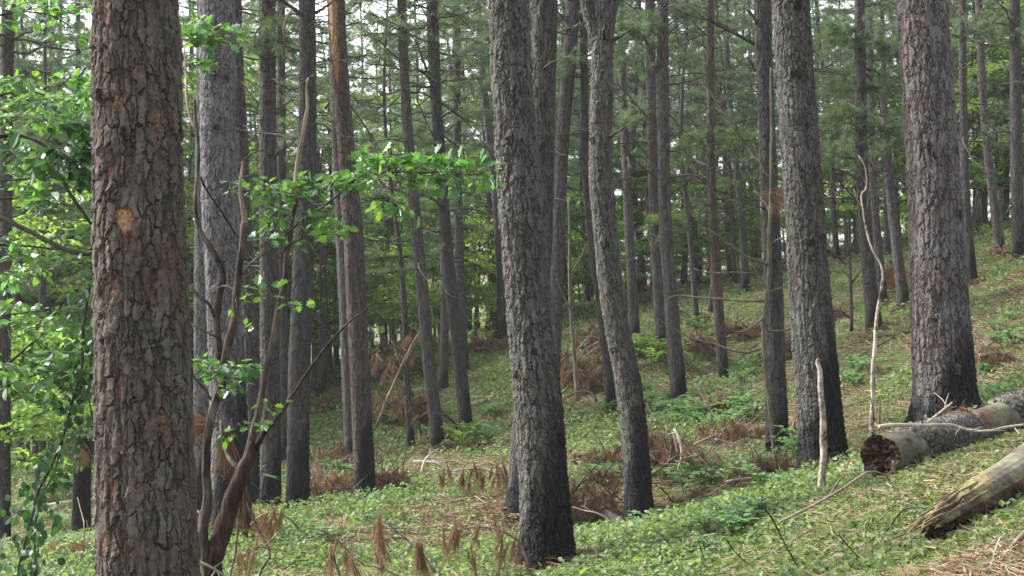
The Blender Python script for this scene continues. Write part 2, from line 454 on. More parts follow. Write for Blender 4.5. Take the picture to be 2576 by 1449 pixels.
# ------------------------------------------------------------------ pines that can be told apart
# nick, label, distance, bark, char height, photo widths along the trunk from the top of the frame to the foot
PINES = [
    ('thick pecked pine', 'thickest reddish brown pine trunk with pale woodpecker holes, cut by the bottom edge', 7.6, 'bark_red', .0,
     [(340, 0, 213), (344, 200, 218), (348, 400, 221), (353, 700, 230), (362, 1050, 240), (372, 1449, 254), (380, 1690, 290)]),
    ('pale grey pine', 'pale silvery grey pine trunk just behind the dead shrub', 17.7, 'bark_pale', 1.3,
     [(545, 0, 88), (548, 300, 90), (552, 500, 90), (562, 724, 88), (573, 970, 90), (585, 1372, 104)]),
    ('screened pine', 'slim grey pine half hidden behind the pale grey pine on its left side', 24.5, 'bark_pale', .9,
     [(512, 0, 34), (508, 500, 35), (506, 900, 37), (505, 1335, 42)]),
    ('shadowed pine', 'leaning dark pine seen just right of the pale grey pine', 27., 'bark_mid', .9,
     [(592, 0, 30), (598, 200, 33), (607, 420, 36), (620, 700, 43), (636, 1000, 47), (645, 1285, 52)]),
    ('straight dark pine', 'straight pine with several upturned dead stubs, left of the black-footed pair', 25.8, 'bark_mid', .75,
     [(672, 0, 42), (674, 300, 43), (677, 700, 48), (680, 1000, 50), (681, 1285, 54)]),
    ('hidden slim pine', 'slim pine peeping out between the two straight black-footed pines', 36., 'bark_dark', .5,
     [(706, 0, 22), (708, 400, 23), (711, 800, 24), (714, 1110, 28)]),
    ('mossy dark pine', 'dark pine with a mossy upper trunk and blackened foot behind the pale dead stem', 24.3, 'bark_dark', 1.0,
     [(772, 0, 42), (773, 300, 45), (768, 500, 49), (762, 700, 53), (754, 900, 55), (750, 1100, 56), (749, 1297, 62)]),
    ('peeled pine', 'reddish pine whose upper trunk is stripped to bare orange wood', 25.8, 'bark_brown', 1.1,
     [(847, 0, 42), (856, 200, 43), (868, 330, 44), (877, 450, 46), (889, 600, 50), (899, 800, 51), (908, 1000, 51), (921, 1274, 56)]),
    ('crossing pine', 'grey pine half covered by the stripped reddish pine', 33., 'bark_mid', .6,
     [(838, 0, 30), (848, 300, 31), (857, 500, 33), (866, 700, 34), (875, 900, 35), (886, 1158, 38)]),
    ('thin bent pine', 'thin pine with a bend in its upper trunk, leaning over a brown brush heap', 32.5, 'bark_mid', .5,
     [(1010, 0, 23), (1017, 170, 24), (1024, 300, 25), (1036, 440, 27), (1046, 560, 29), (1062, 724, 31), (1078, 900, 32), (1104, 1135, 35)]),
    ('knobbly dark pine', 'dark knobbly pine with snapped branches, right of the thin bent pine', 34.7, 'bark_dark', .7,
     [(1087, 0, 30), (1092, 150, 30), (1098, 270, 28), (1108, 400, 30), (1118, 560, 32), (1134, 724, 34), (1155, 900, 33), (1176, 1112, 37)]),
    ('twin rear pine', 'straight thin pine directly behind the knobbly dark pine', 42., 'bark_mid', .5,
     [(1148, 0, 20), (1150, 400, 22), (1158, 724, 24), (1170, 985, 26)]),
    ('main central pine', 'large grey pine in the middle, its foot burnt black on the right side', 12.3, 'bark_grey', .9,
     [(1279, 0, 104), (1287, 180, 103), (1295, 300, 104), (1308, 500, 110), (1327, 724, 114), (1341, 880, 119), (1358, 1050, 121), (1371, 1250, 126), (1381, 1432, 140)]),
    ('backing pine', 'tall pine tucked close behind the large central pine', 20.5, 'bark_mid', .9,
     [(1367, 0, 72), (1363, 250, 69), (1358, 500, 69), (1349, 724, 70), (1335, 950, 72), (1316, 1250, 84)]),
    ('shaded rear pine', 'brownish pine right of the central pair, leaning right with snapped side branches', 33., 'bark_mid', .5,
     [(1443, 0, 37), (1430, 180, 35), (1417, 320, 34), (1408, 500, 33), (1400, 724, 33), (1394, 880, 35), (1388, 1000, 38)]),
    ('forked pine', 'pale leaning pine that forks into two stems near the top', 19.8, 'bark_grey', 1.35,
     [(1524, 0, 68), (1521, 50, 56), (1518, 100, 53), (1513, 250, 58), (1511, 400, 60), (1516, 500, 62), (1538, 724, 62), (1558, 850, 65), (1582, 970, 67), (1601, 1150, 68), (1610, 1370, 80)]),
    ('shy pine', 'thin dark pine just left of and behind the forked pine', 33., 'bark_dark', .6,
     [(1468, 0, 18), (1471, 250, 20), (1478, 450, 22), (1494, 640, 24), (1510, 760, 25), (1526, 900, 25), (1541, 1062, 28)]),
    ('side-branched pine', 'grey pine with one thick limb slanting up to the left', 32., 'bark_mid', .75,
     [(1667, 0, 28), (1668, 200, 30), (1671, 450, 31), (1676, 600, 33), (1686, 724, 35), (1695, 850, 37), (1712, 1030, 44)]),
    ('second grey pine', 'straight grey pine immediately left of the one with a slanting limb', 38., 'bark_mid', .4,
     [(1634, 0, 24), (1638, 250, 25), (1645, 500, 27), (1654, 700, 28), (1667, 868, 33)]),
    ('slope pine', 'slim pine low on the bright slope, between forked pine and slanting limb', 45., 'bark_far2', .4,
     [(1560, 0, 20), (1568, 250, 21), (1577, 450, 23), (1586, 650, 24), (1598, 854, 27)]),
    ('red slim pine', 'slim reddish pine with many fine dead branches and a green tuft', 38., 'bark_brown', .6,
     [(1787, 0, 20), (1788, 250, 20), (1790, 450, 22), (1797, 600, 25), (1804, 724, 26), (1813, 850, 27), (1822, 990, 31)]),
    ('sapling-fronted pine', 'dark pine with a thin bare sapling standing against it', 23.4, 'bark_dark', .8,
     [(1919, 0, 44), (1922, 150, 42), (1930, 350, 43), (1938, 550, 46), (1946, 724, 47), (1950, 900, 50), (1957, 1158, 64)]),
    ('tall white-stick pine', 'tall grey pine behind the broken white birch stick, black at its foot', 15., 'bark_grey', .95,
     [(1990, 0, 92), (2000, 180, 93), (2010, 330, 96), (2022, 500, 98), (2037, 724, 103), (2055, 950, 111), (2065, 1080, 116), (2076, 1202, 130)]),
    ('tufted pine', 'dark pine with green needle masses around its upper trunk', 30., 'bark_dark', .5,
     [(2163, 0, 26), (2165, 250, 29), (2170, 450, 32), (2181, 620, 34), (2189, 724, 35), (2202, 838, 44)]),
    ('tufted twin', 'slim trunk close behind the dark pine with green needle masses', 42., 'bark_mid', .3,
     [(2186, 0, 18), (2190, 300, 20), (2198, 500, 22), (2210, 640, 24), (2220, 760, 26)]),
    ('snapped pine', 'pine with a snapped crooked top in front of the green thicket', 40., 'bark_mid', .4,
     [(2219, 218, 20), (2228, 330, 21), (2239, 480, 23), (2258, 640, 26), (2275, 776, 31)]),
    ('great right pine', 'great pinkish grey pine rising behind the hollow log', 14.5, 'bark_pink', .6,
     [(2319, 0, 124), (2335, 250, 125), (2352, 500, 130), (2361, 724, 140), (2370, 880, 148), (2377, 980, 156), (2385, 1062, 176)]),
    ('upper slope pine', 'dark pine up the slope just right of the great right pine', 38., 'bark_dark', .8,
     [(2420, 0, 18), (2423, 250, 20), (2428, 450, 22), (2436, 600, 25), (2446, 717, 29)]),
    ('leaning slope pine', 'pale slim pine leaning left high on the right slope', 45., 'bark_far2', .3,
     [(2462, 0, 18), (2472, 230, 20), (2487, 400, 22), (2503, 530, 23), (2517, 636, 27)]),
    ('edge pine', 'dark pine at the right edge of the frame high on the slope', 40., 'bark_dark', .6,
     [(2552, 0, 28), (2556, 250, 29), (2558, 450, 30), (2563, 655, 34)]),
    ('left edge pine', 'mid-grey pine at the extreme left edge behind fresh green leaves', 26., 'bark_mid', .6,
     [(22, 0, 34), (17, 200, 33), (13, 600, 33), (10, 1000, 33), (8, 1420, 38)]),
]
M['bark_far2'] = M['bark_mid']
NICKS = {}
TREES = {}


def pine_branch(mb, start, az, L, rise, r0, twigs=4, bend=.35):
    """a bare limb with side twigs"""
    n = 9
    t = np.linspace(0, 1, n)
    a = az + bend * (rng.random() - .5) * 2 * t
    h = np.cumsum(np.stack([np.cos(a), np.sin(a)], 1) * L / n, 0)
    zz = L * (rise * t + (rng.random() - .55) * .5 * t * t) + .03 * L * rng.normal(size=n).cumsum() * .5
    p = np.concatenate([[start], np.column_stack([start[0] + h[:, 0], start[1] + h[:, 1], start[2] + zz])])
    v, f = tube(p, np.linspace(r0, r0 * .28, len(p)), 5); mb.add(v, f)
    for _ in range(twigs):
        i = rng.integers(3, n)
        l = L * (.15 + .35 * rng.random()); d = norm(p[i] - p[i - 1] + rng.normal(size=3) * np.linalg.norm(p[i] - p[i - 1]) * 1.1)
        q = np.array([p[i] + d * l * s + np.array([0, 0, -.08 * l * s * s]) + rng.normal(size=3) * .03 * l * (s > 0) for s in (0, .35, .7, 1)])
        v, f = tube(q, np.linspace(r0 * .42, r0 * .18, 4), 4); mb.add(v, f)
    return p


def smooth_interp(zq, z, v):
    """interpolates with rounded corners"""
    y = np.interp(zq, z, v)
    return y


def trunk_data(d, pts, base, px_m, H=17., seed=0, spots=()):
    pts = sorted(pts, key=lambda p: -p[1])
    W = np.array([[*P(a, b, d), w / 2 / F * d] for a, b, w in pts])
    zt = W[-1, 2]
    top_is_end = pts[-1][1] > 30
    ctrl = spline(W, 120)
    z = ctrl[:, 2]; o = np.argsort(z); ctrl = ctrl[o]; z = ctrl[:, 2]
    zb = base[2] - .35
    step = px_m * .75
    zq = np.arange(zb, zt + .35, step)
    if not top_is_end:
        zq = np.concatenate([zq, np.arange(zq[-1] + .25, base[2] + H, .25)])
    else:
        zq = np.arange(zb, zt, step)
    x = np.interp(zq, z, ctrl[:, 0]); r = np.interp(zq, z, ctrl[:, 3])
    if not top_is_end:
        sl = (ctrl[-1, 0] - np.interp(zt - 1.2, z, ctrl[:, 0])) / 1.2
        up = np.clip(zq - zt, 0, None); x += sl * up * np.exp(-up / 14)
        r = r * np.clip(1 - up / (base[2] + H - zt) * .85, .12, 1)
    dn = np.clip(z[0] - zq, 0, None)
    r = r * (1 + dn * .6)
    K = int(np.clip(2 * PI * r[len(r) // 3] / (px_m * .8), 20, 440))
    th = np.linspace(0, 2 * PI, K, endpoint=False)
    c, s = np.cos(th), np.sin(th)
    C, ZZ = np.meshgrid(np.arange(K), zq)
    lump = 1 + .07 * (fbm(c[C] * 1.4 + seed * 3.1 + 20, s[C] * 1.4 + ZZ * .8, seed, 3) - .45) * 1.3
    foot = np.clip(1 - (zq - base[2]) / .5, 0, 1.6)[:, None] ** 2
    lump = lump + foot * .1 * np.sin(3 * th[C] + seed) + foot * .08 * np.sin(5 * th[C] + seed * 2.) + foot * .13
    R = r[:, None] * lump
    V = np.stack([x[:, None] + R * c[C], np.full_like(R, d) + R * s[C], ZZ], -1)
    bc = np.stack([r[:, None] * c[C], r[:, None] * s[C], ZZ + seed * 7.3], -1)
    bn = np.stack([c[C], s[C], 0 * R], -1)
    peel = np.zeros_like(R); knot = np.zeros_like(R)
    for kind, px, py, rx, ry in spots:
        q = P(px, py, d); i = np.argmin(abs(zq - q[2]))
        u = np.clip((q[0] - x[i]) / r[i], -.99, .99); t0 = -PI / 2 + math.asin(u)
        da = (np.mod(th[C] - t0 + PI, 2 * PI) - PI) * r[:, None]; dz = ZZ - q[2]
        nz = fbm(da * 30 + px, dz * 14 + py, 3, 3) - .47
        dist = np.sqrt((da / (rx / F * d)) ** 2 + (dz / (ry / F * d)) ** 2) + nz * 1.3
        mk = np.clip((1.25 - dist) / .55, 0, 1)
        if kind == 'peel': peel = np.maximum(peel, mk * (1. if rx * ry > 400 else .52 + .2 * rng.random()))
        else: knot = np.maximum(knot, mk * .9)
    n = len(zq)
    i, j = np.meshgrid(np.arange(n - 1), np.arange(K), indexing='ij'); a = i * K + j; b = i * K + (j + 1) % K
    mb = MB(); mb.add(V.reshape(-1, 3), [np.stack([a, b, b + K, a + K], -1).reshape(-1, 4), np.array([[(n - 1) * K + k for k in range(K)]])])
    at = {'bc': bc.reshape(-1, 3), 'bn': bn.reshape(-1, 3), 'hh': (ZZ - base[2]).ravel(), 'peel': peel.ravel(), 'knot': knot.ravel()}
    return mb, at, (zq, x, r)


SPOTS = {
    'thick pecked pine': [('peel', 290, 55, 10, 30), ('peel', 328, 268, 13, 24), ('peel', 419, 305, 9, 34), ('peel', 303, 440, 10, 12), ('peel', 340, 560, 26, 30), ('peel', 352, 600, 15, 26),
                          ('peel', 315, 725, 8, 18), ('peel', 445, 640, 7, 34), ('peel', 330, 985, 7, 14), ('peel', 437, 1060, 9, 40), ('peel', 382, 1207, 12, 8), ('peel', 310, 1225, 12, 22),
                          ('peel', 290, 1350, 12, 24), ('peel', 476, 1207, 5, 8), ('peel', 400, 740, 5, 26), ('peel', 345, 876, 6, 6), ('knot', 278, 250, 13, 16), ('knot', 340, 345, 12, 22), ('knot', 458, 320, 5, 20)],
    'peeled pine': [('peel', 838, 30, 16, 150), ('peel', 848, 150, 9, 60), ('knot', 845, 12, 3, 5), ('knot', 852, 103, 5, 7)],
    'pale grey pine': [('knot', 552, 325, 10, 7), ('knot', 515, 325, 7, 8), ('knot', 547, 190, 9, 8), ('knot', 575, 200, 10, 8)],
    'forked pine': [('knot', 1488, 355, 8, 9), ('knot', 1508, 430, 6, 6), ('knot', 1519, 615, 13, 11), ('knot', 1538, 880, 7, 7), ('knot', 1498, 134, 5, 6), ('knot', 1535, 250, 6, 14)],
    'main central pine': [('knot', 1277, 358, 9, 9), ('knot', 1288, 250, 8, 10), ('knot', 1340, 880, 8, 10), ('knot', 1300, 940, 6, 9), ('knot', 1262, 120, 6, 6)],
    'backing pine': [('knot', 1366, 368, 8, 9), ('knot', 1360, 270, 6, 12)],
    'tall white-stick pine': [('knot', 1998, 190, 18, 12), ('knot', 1998, 20, 14, 13), ('knot', 2060, 595, 9, 8), ('knot', 2025, 610, 16, 10), ('knot', 2018, 320, 8, 10)],
    'great right pine': [('knot', 2390, 380, 12, 10), ('knot', 2400, 540, 10, 12), ('knot', 2318, 375, 6, 16)],
    'shadowed pine': [], 'straight dark pine': [('knot', 675, 262, 6, 8), ('knot', 690, 540, 7, 7), ('knot', 665, 455, 6, 6)],
    'side-branched pine': [('knot', 1690, 610, 5, 7), ('knot', 1655, 170, 5, 9), ('knot', 1662, 825, 4, 4)],
    'knobbly dark pine': [('knot', 1160, 940, 5, 6), ('knot', 1118, 527, 8, 9), ('knot', 1165, 800, 4, 4)],
}
# limbs the photo shows on a given tree: points (px, py), thickness in px, depth offset
LIMBS = {
    'pale grey pine': [([(548, 190), (543, 160), (537, 120)], 9, -.25), ([(553, 322), (553, 310), (553, 296)], 7, -.3), ([(520, 30), (480, 20), (452, 8)], 4, .1), ([(575, 480), (545, 430), (505, 380)], 0, 0)],
    'straight dark pine': [([(676, 172), (660, 145), (648, 124)], 7, -.2), ([(662, 280), (630, 240), (600, 195), (590, 180)], 6, .1), ([(692, 285), (712, 262), (745, 254)], 7, -.1), ([(690, 395), (715, 375), (748, 345)], 9, -.1),
                           ([(668, 328), (655, 310), (643, 294)], 4, -.1), ([(655, 60), (625, 38), (590, 15)], 6, .1), ([(655, 95), (615, 75), (590, 66)], 4, .2), ([(668, 220), (645, 190), (615, 172)], 3, .2)],
    'mossy dark pine': [([(752, 35), (720, 15), (690, 5), (660, -8)], 12, -.2), ([(792, 32), (812, 22), (828, 12), (850, 4)], 9, .0), ([(745, 232), (710, 215), (675, 202)], 5, -.1), ([(792, 103), (815, 106), (833, 110)], 5, .1),
                        ([(750, 125), (725, 115), (690, 115)], 5, .2), ([(790, 250), (820, 255), (850, 245)], 3, .2)],
    'peeled pine': [([(868, 312), (860, 295), (852, 286)], 4, -.2), ([(866, 40), (885, 28), (900, 22)], 4, .1), ([(838, 160), (820, 152), (812, 152)], 4, -.1), ([(836, 155), (825, 140), (818, 128)], 5, .1)],
    'main central pine': [([(1230, 108), (1215, 110), (1203, 111)], 5, .1), ([(1240, 40), (1215, 12), (1195, -5)], 6, .1)],
    'backing pine': [([(1352, 275), (1352, 220), (1351, 145)], 7, -.25), ([(1355, 190), (1375, 170), (1400, 160), (1430, 150), (1452, 137)], 6, -.2), ([(1380, 380), (1400, 386), (1420, 388)], 6, -.1)],
    'shaded rear pine': [([(1432, 60), (1416, 45), (1411, 32)], 9, -.1), ([(1415, 75), (1445, 76), (1480, 80)], 6, -.1), ([(1400, 183), (1440, 182), (1485, 186)], 6, -.1), ([(1415, 170), (1455, 165), (1490, 160)], 4, .1), ([(1384, 498), (1410, 500), (1460, 520)], 5, -.2)],
    'forked pine': [([(1521, 100), (1519, 75), (1517, 52)], 12, -.2), ([(1545, 98), (1565, 88), (1588, 78)], 11, -.1), ([(1528, 350), (1545, 332), (1570, 318)], 11, -.15), ([(1533, 250), (1545, 242), (1560, 238)], 5, .1), ([(1545, 508), (1552, 510), (1556, 512)], 6, -.1)],
    'side-branched pine': [([(1660, 180), (1648, 160), (1635, 120), (1620, 92), (1598, 60)], 16, .0), ([(1655, 430), (1625, 395), (1590, 355), (1560, 310)], 8, -.1), ([(1658, 330), (1620, 290), (1585, 245), (1550, 212)], 8, .1),
                           ([(1655, 452), (1630, 425), (1578, 395)], 7, -.2), ([(1680, 90), (1705, 60), (1725, 40)], 5, .1), ([(1655, 610), (1600, 640), (1570, 660)], 4, -.2)],
    'sapling-fronted pine': [([(1897, 110), (1860, 85), (1800, 55), (1740, 35), (1700, 15)], 10, -.2), ([(1905, 60), (1890, 35), (1875, 22)], 8, -.1), ([(1900, 180), (1890, 160), (1885, 150)], 8, -.1), ([(1925, 1120), (1955, 1095), (1990, 1085), (2010, 1075)], 8, -.3)],
    'red slim pine': [([(1785, 130), (1750, 105), (1715, 95)], 6, .1), ([(1797, 120), (1820, 115), (1850, 95)], 5, .1), ([(1785, 200), (1820, 190), (1850, 160)], 4, -.1), ([(1785, 310), (1740, 315), (1700, 310)], 3, .1), ([(1800, 500), (1830, 495), (1910, 490)], 4, .2)],
    'tall white-stick pine': [([(2045, 180), (2065, 165), (2090, 155), (2130, 125)], 5, .2), ([(2085, 635), (2105, 650), (2135, 670)], 9, .3)],
    'tufted pine': [([(2162, 280), (2115, 265), (2080, 255)], 5, .1), ([(2155, 450), (2125, 430), (2098, 420)], 6, -.1), ([(2185, 440), (2230, 432), (2275, 415)], 6, .1), ([(2172, 280), (2150, 262), (2128, 258)], 7, .1), ([(2160, 500), (2110, 494), (2070, 494)], 6, -.2), ([(2180, 290), (2215, 288), (2260, 296)], 5, .1)],
    'snapped pine': [([(2219, 222), (2210, 217), (2200, 222)], 14, -.1), ([(2230, 290), (2265, 285), (2300, 270)], 5, .1)],
    'thin bent pine': [([(1012, 60), (1010, 30), (1040, 5)], 6, .1), ([(1005, 150), (960, 105), (920, 70)], 5, .1), ([(1003, 245), (950, 285), (890, 300)], 5, -.1), ([(1040, 495), (990, 470), (945, 450)], 6, -.1)],
    'knobbly dark pine': [([(1080, 200), (1060, 130), (1035, 90)], 8, .1), ([(1105, 365), (1070, 300), (1045, 250)], 7, -.1), ([(1110, 340), (1150, 370), (1170, 400)], 7, -.1), ([(1118, 520), (1085, 500), (1060, 490)], 9, -.2), ([(1125, 625), (1100, 618), (1060, 618)], 6, -.2),
                          ([(1165, 1100), (1140, 1060), (1118, 1038)], 10, -.3), ([(1080, 90), (1130, 60), (1210, 110)], 4, .2), ([(1100, 250), (1180, 300), (1240, 330)], 4, .2), ([(1120, 410), (1180, 425), (1240, 440)], 4, .1)],
    'great right pine': [], 'upper slope pine': [([(2420, 300), (2480, 285), (2560, 270)], 4, .1), ([(2425, 255), (2490, 260), (2570, 262)], 4, .1), ([(2420, 230), (2405, 210), (2395, 200)], 5, .1)],
    'edge pine': [([(2545, 520), (2525, 545), (2515, 560)], 6, -.1), ([(2540, 60), (2490, 55), (2440, 25)], 5, -.2)],
    'left edge pine': [([(30, 130), (60, 128), (95, 108), (120, 98)], 9, -.2), ([(10, 115), (0, 108), (-20, 90)], 8, -.1)],
}
RANDOM_LIMBS = {'thin bent pine': 11, 'knobbly dark pine': 13, 'twin rear pine': 8, 'shaded rear pine': 9, 'shy pine': 9, 'side-branched pine': 11, 'second grey pine': 10, 'slope pine': 8, 'red slim pine': 20,
                'sapling-fronted pine': 7, 'tufted pine': 11, 'tufted twin': 8, 'snapped pine': 8, 'upper slope pine': 9, 'leaning slope pine': 8, 'edge pine': 5, 'straight dark pine': 9, 'mossy dark pine': 6,
                'peeled pine': 3, 'crossing pine': 6, 'shadowed pine': 5, 'hidden slim pine': 4, 'left edge pine': 5}


def crown_mesh(seed, h0, h1, rad, ntuft, needle=.17, width=.008, per=26, green='needle_green'):
    """whorled limbs with needle brushes, gaps between the whorls; local coordinates above the foot"""
    mb = MB(); cs = []; ds = []
    h = h0
    while h < h1:
        k = rng.integers(3, 6); f = (h - h0) / (h1 - h0)
        env = rad * (1 - .75 * max(0, f - .25)) * (.55 + .6 * rng.random()) * (.75 if f < .1 else 1)
        for q in range(k):
            az = 2 * PI * (q + rng.random() * .8) / k; L = env * (.6 + .55 * rng.random())
            tmp = MB(); p = pine_branch(tmp, np.array([0, 0, h]), az, L, .06 + .25 * f + .12 * rng.normal(), .012 + .006 * L, 3)
            mb.add(np.concatenate(tmp.v), [g for g, _ in tmp.f] and [], 0)
            mb.n -= len(np.concatenate(tmp.v)); mb.v.pop()
            base = mb.n
            mb.v.append(np.concatenate(tmp.v)); mb.n += len(mb.v[-1])
            for g, _ in tmp.f: mb.f.append((g + base, 0))
            m = max(2, int(ntuft * L))
            for _ in range(m):
                t = .35 + .65 * rng.random() ** .7; i = t * (len(p) - 1); a = p[int(i)] + (p[min(int(i) + 1, len(p) - 1)] - p[int(i)]) * (i % 1)
                out = norm(np.array([math.cos(az), math.sin(az), 0]) + rng.normal(size=3) * .55)
                cs.append(a + out * rng.random() * .38 * np.array([1, 1, .55]) * (.5 + L * .3)); ds.append(norm(out + np.array([0, 0, .35])))
        h += .45 + .75 * rng.random()
    v, f = needles(np.array(cs), np.array(ds), per, needle, width, .55, .15)
    mb.add(v, f, 1)
    return mb.mesh('crown', [M['twig_dark'], M[green]], smooth=False)


CROWNS_HIGH = [crown_mesh(i, 9.5, 17, 2.1, 4, .2, .011, 12) for i in range(3)]


def build_pine(k, spec):
    nick, label, d, bk, ch, pts = spec
    foot = pts[-1]
    x = (foot[0] - CX) / F * d
    base = np.array([x, d, float(Z(np.array([x]), np.array([d]))[0])])
    t = thing('pine_tree', base, label, 'pine tree', 'pine trees of the stand')
    px_m = d / F * 2.5156
    mb, at, (zq, xx, rr) = trunk_data(d, pts, base, px_m, 17. + 2 * rng.random(), k, SPOTS.get(nick, ()))
    tr = mb.build('trunk', M[bk], t, True, at); tr['char'] = float(ch)
    TREES[nick] = (t, d, pts, (zq, xx, rr))
    NICKS[nick] = pts
    for lp, w, off in LIMBS.get(nick, []):
        if w == 0: continue
        n = len(lp); dd = np.linspace(0, off * 3, n) + (rr[len(rr) // 3] * -.55 if off < 0 else 0)
        p = np.array([P(a, b, d + e) for (a, b), e in zip(lp, dd)])
        p = spline(p, 6 * n); p += np.cumsum(rng.normal(size=p.shape), 0) * .006 * d / 20
        r0 = w / 2 / F * d; L = np.linalg.norm(p[-1] - p[0])
        m2 = MB(); m2.add(*tube(p, np.linspace(r0, r0 * (.7 if L < 12 * r0 else .3), len(p)), 7, True, .2, k))
        if L > .8:
            for _ in range(5):
                i = rng.integers(len(p) // 3, len(p) - 1); l = L * (.12 + .28 * rng.random())
                dr = norm(norm(p[i] - p[i - 1]) + rng.normal(size=3) * .8)
                q = np.array([p[i] + dr * l * s + rng.normal(size=3) * .04 * l * (s > 0) for s in (0, .3, .65, 1)])
                m2.add(*tube(q, np.linspace(r0 * .4, r0 * .15, 4), 4))
        m2.build('branch', M['twig_dark' if bk in ('bark_dark', 'bark_grey') else 'twig'], t)
    zt = P(0, 0, d)[2]
    for _ in range(int(RANDOM_LIMBS.get(nick, 0) * 1.7)):
        zz = base[2] + (zt + 1.5 - base[2]) * (.32 + .68 * rng.random())
        if zz > zq[-1] - .2: continue
        i = np.searchsorted(zq, zz); az = 2 * PI * rng.random()
        m2 = MB(); r0 = (.011 + .015 * rng.random()) * min(1.3, d / 28)
        pine_branch(m2, np.array([xx[i] + math.cos(az) * rr[i] * .8, d + math.sin(az) * rr[i] * .8, zz]), az, .6 + 2.3 * rng.random() ** 1.3, .35 * rng.normal(), r0, 7, .9)
        m2.build('branch', M['twig' if rng.random() < .3 else 'twig_dark'], t)
    if pts[0][1] <= 30 and d > 11:
        i = -1
        c = put('crown', CROWNS_HIGH[k % 3], t)
        c.location = (float(np.interp(base[2] + 12, zq, xx)) - base[0], 0, 0)
        c.rotation_euler = (0, 0, rng.random() * 6.28)
    return t


for k, s in enumerate(PINES):
    build_pine(k, s)


# second stem of the fork
def fork_stem():
    t, d, pts, _ = TREES['forked pine']
    px = [(1506, 130, 34), (1500, 100, 32), (1488, 60, 30), (1478, 25, 30), (1472, -10, 29), (1463, -80, 27), (1452, -250, 24), (1445, -500, 18)]
    W = np.array([[*P(a, b, d), w / 2 / F * d] for a, b, w in px]); c = spline(W, 260)
    v, f = tube(c[:, :3], c[:, 3], 40, True, .06, 3)
    mb = MB(); mb.add(v, f)
    th = np.tile(np.linspace(0, 2 * PI, 40, endpoint=False), 260); r = np.repeat(c[:, 3], 40)
    bc = np.stack([r * np.cos(th), r * np.sin(th), np.repeat(c[:, 2], 40) + 91], 1)
    o = mb.build('trunk', M['bark_grey'], t, True, {'bc': bc, 'bn': np.zeros_like(bc), 'hh': np.full(len(bc), 9.), 'peel': np.zeros(len(bc)), 'knot': np.zeros(len(bc))})
    o['char'] = 0.


fork_stem()


# live needle-bearing limbs of particular pines
def needle_limb(nick, lp, nt, size_px, green='needle_green', dd=0., per=46, droop=.15):
    t, d, pts, _ = TREES[nick]
    p = spline(np.array([P(a, b, d + dd * i / max(1, len(lp) - 1)) for i, (a, b) in enumerate(lp)]), 24)
    L = np.linalg.norm(p[-1] - p[0])
    mb = MB(); mb.add(*tube(p, np.linspace(.022, .006, 24), 5))
    s = size_px / F * d
    cs = []; ds = []
    for _ in range(nt):
        i = int(23 * (.25 + .75 * rng.random() ** .8)); o = rng.normal(size=3) * np.array([1, 1, .55]) * s * .6
        q = p[i] + o; cs.append(q); ds.append(norm(o + np.array([0, 0, s * .3]) + (p[-1] - p[0]) / L * s * .6))
        if rng.random() < .5: mb.add(*tube(np.array([p[i], (p[i] + q) / 2 + [0, 0, .02], q]), [.007, .005, .003], 4))
    b = mb.build('branch', M['twig_dark'], t)
    v, f = needles(np.array(cs), np.array(ds), per, .2, .0065 * d / 30, .5, droop)
    nb = MB(); nb.add(v, f); nb.build('needles', M[green], b, False)
    bpy.context.view_layer.update()
    return b


needle_limb('red slim pine', [(1790, 335), (1820, 330), (1850, 345), (1865, 380)], 70, 48, 'needle_bright', -.6)
needle_limb('red slim pine', [(1790, 345), (1760, 350), (1725, 375), (1710, 400)], 45, 36, 'needle_bright', -.3)
needle_limb('second grey pine', [(1645, 560), (1662, 545), (1690, 560)], 45, 32, 'needle_bright', -.8)
needle_limb('second grey pine', [(1640, 580), (1655, 600), (1685, 610)], 26, 30, 'needle_green', -.8)
needle_limb('side-branched pine', [(1665, 70), (1630, 62), (1585, 75), (1560, 95)], 80, 42, 'needle_green', -.6)
needle_limb('side-branched pine', [(1672, 60), (1700, 40), (1730, 50)], 40, 42, 'needle_green', .6)
needle_limb('straight dark pine', [(672, 40), (690, 60), (712, 90), (715, 140)], 50, 30, 'needle_green', -.7)
needle_limb('straight dark pine', [(665, 60), (645, 80), (640, 120)], 24, 26, 'needle_green', -.7)
for lp, n, s in [([(2165, 60), (2120, 80), (2080, 60)], 90, 60), ([(2165, 120), (2210, 110), (2260, 130)], 90, 60), ([(2165, 190), (2120, 200), (2085, 230)], 90, 55), ([(2168, 230), (2200, 215), (2250, 220)], 80, 52),
                 ([(2168, 300), (2130, 290), (2085, 310)], 80, 50), ([(2170, 350), (2220, 330), (2262, 345)], 60, 48), ([(2165, 20), (2210, 10), (2250, 30)], 90, 60), ([(2165, 400), (2120, 395), (2080, 380)], 40, 42)]:
    needle_limb('tufted pine', lp, n, s, 'needle_green', rng.normal() * .8)
for nick, n in [('thin bent pine', 7), ('knobbly dark pine', 8), ('twin rear pine', 6), ('crossing pine', 4), ('hidden slim pine', 5), ('second grey pine', 5), ('slope pine', 6), ('shy pine', 3), ('tufted twin', 5), ('snapped pine', 3), ('leaning slope pine', 5)]:
    d = TREES[nick][1]; q = sorted(NICKS[nick], key=lambda a: a[1])
    for _ in range(n):
        py = q[0][1] - 60 + 430 * rng.random(); px = float(np.interp(py, [a[1] for a in q], [a[0] for a in q])); sg = rng.choice([-1, 1]); L = (40 + 60 * rng.random()) * 34 / d
        needle_limb(nick, [(px, py), (px + sg * L * .5, py - 12), (px + sg * L, py + 8), (px + sg * L * 1.5, py + 22)], 34, 40 * 34 / d, 'needle_green', 2.2 * rng.normal(), 40)
needle_limb('sapling-fronted pine', [(1935, 470), (1945, 490), (1950, 520)], 16, 22, 'needle_brown', -.5, 50, .9)
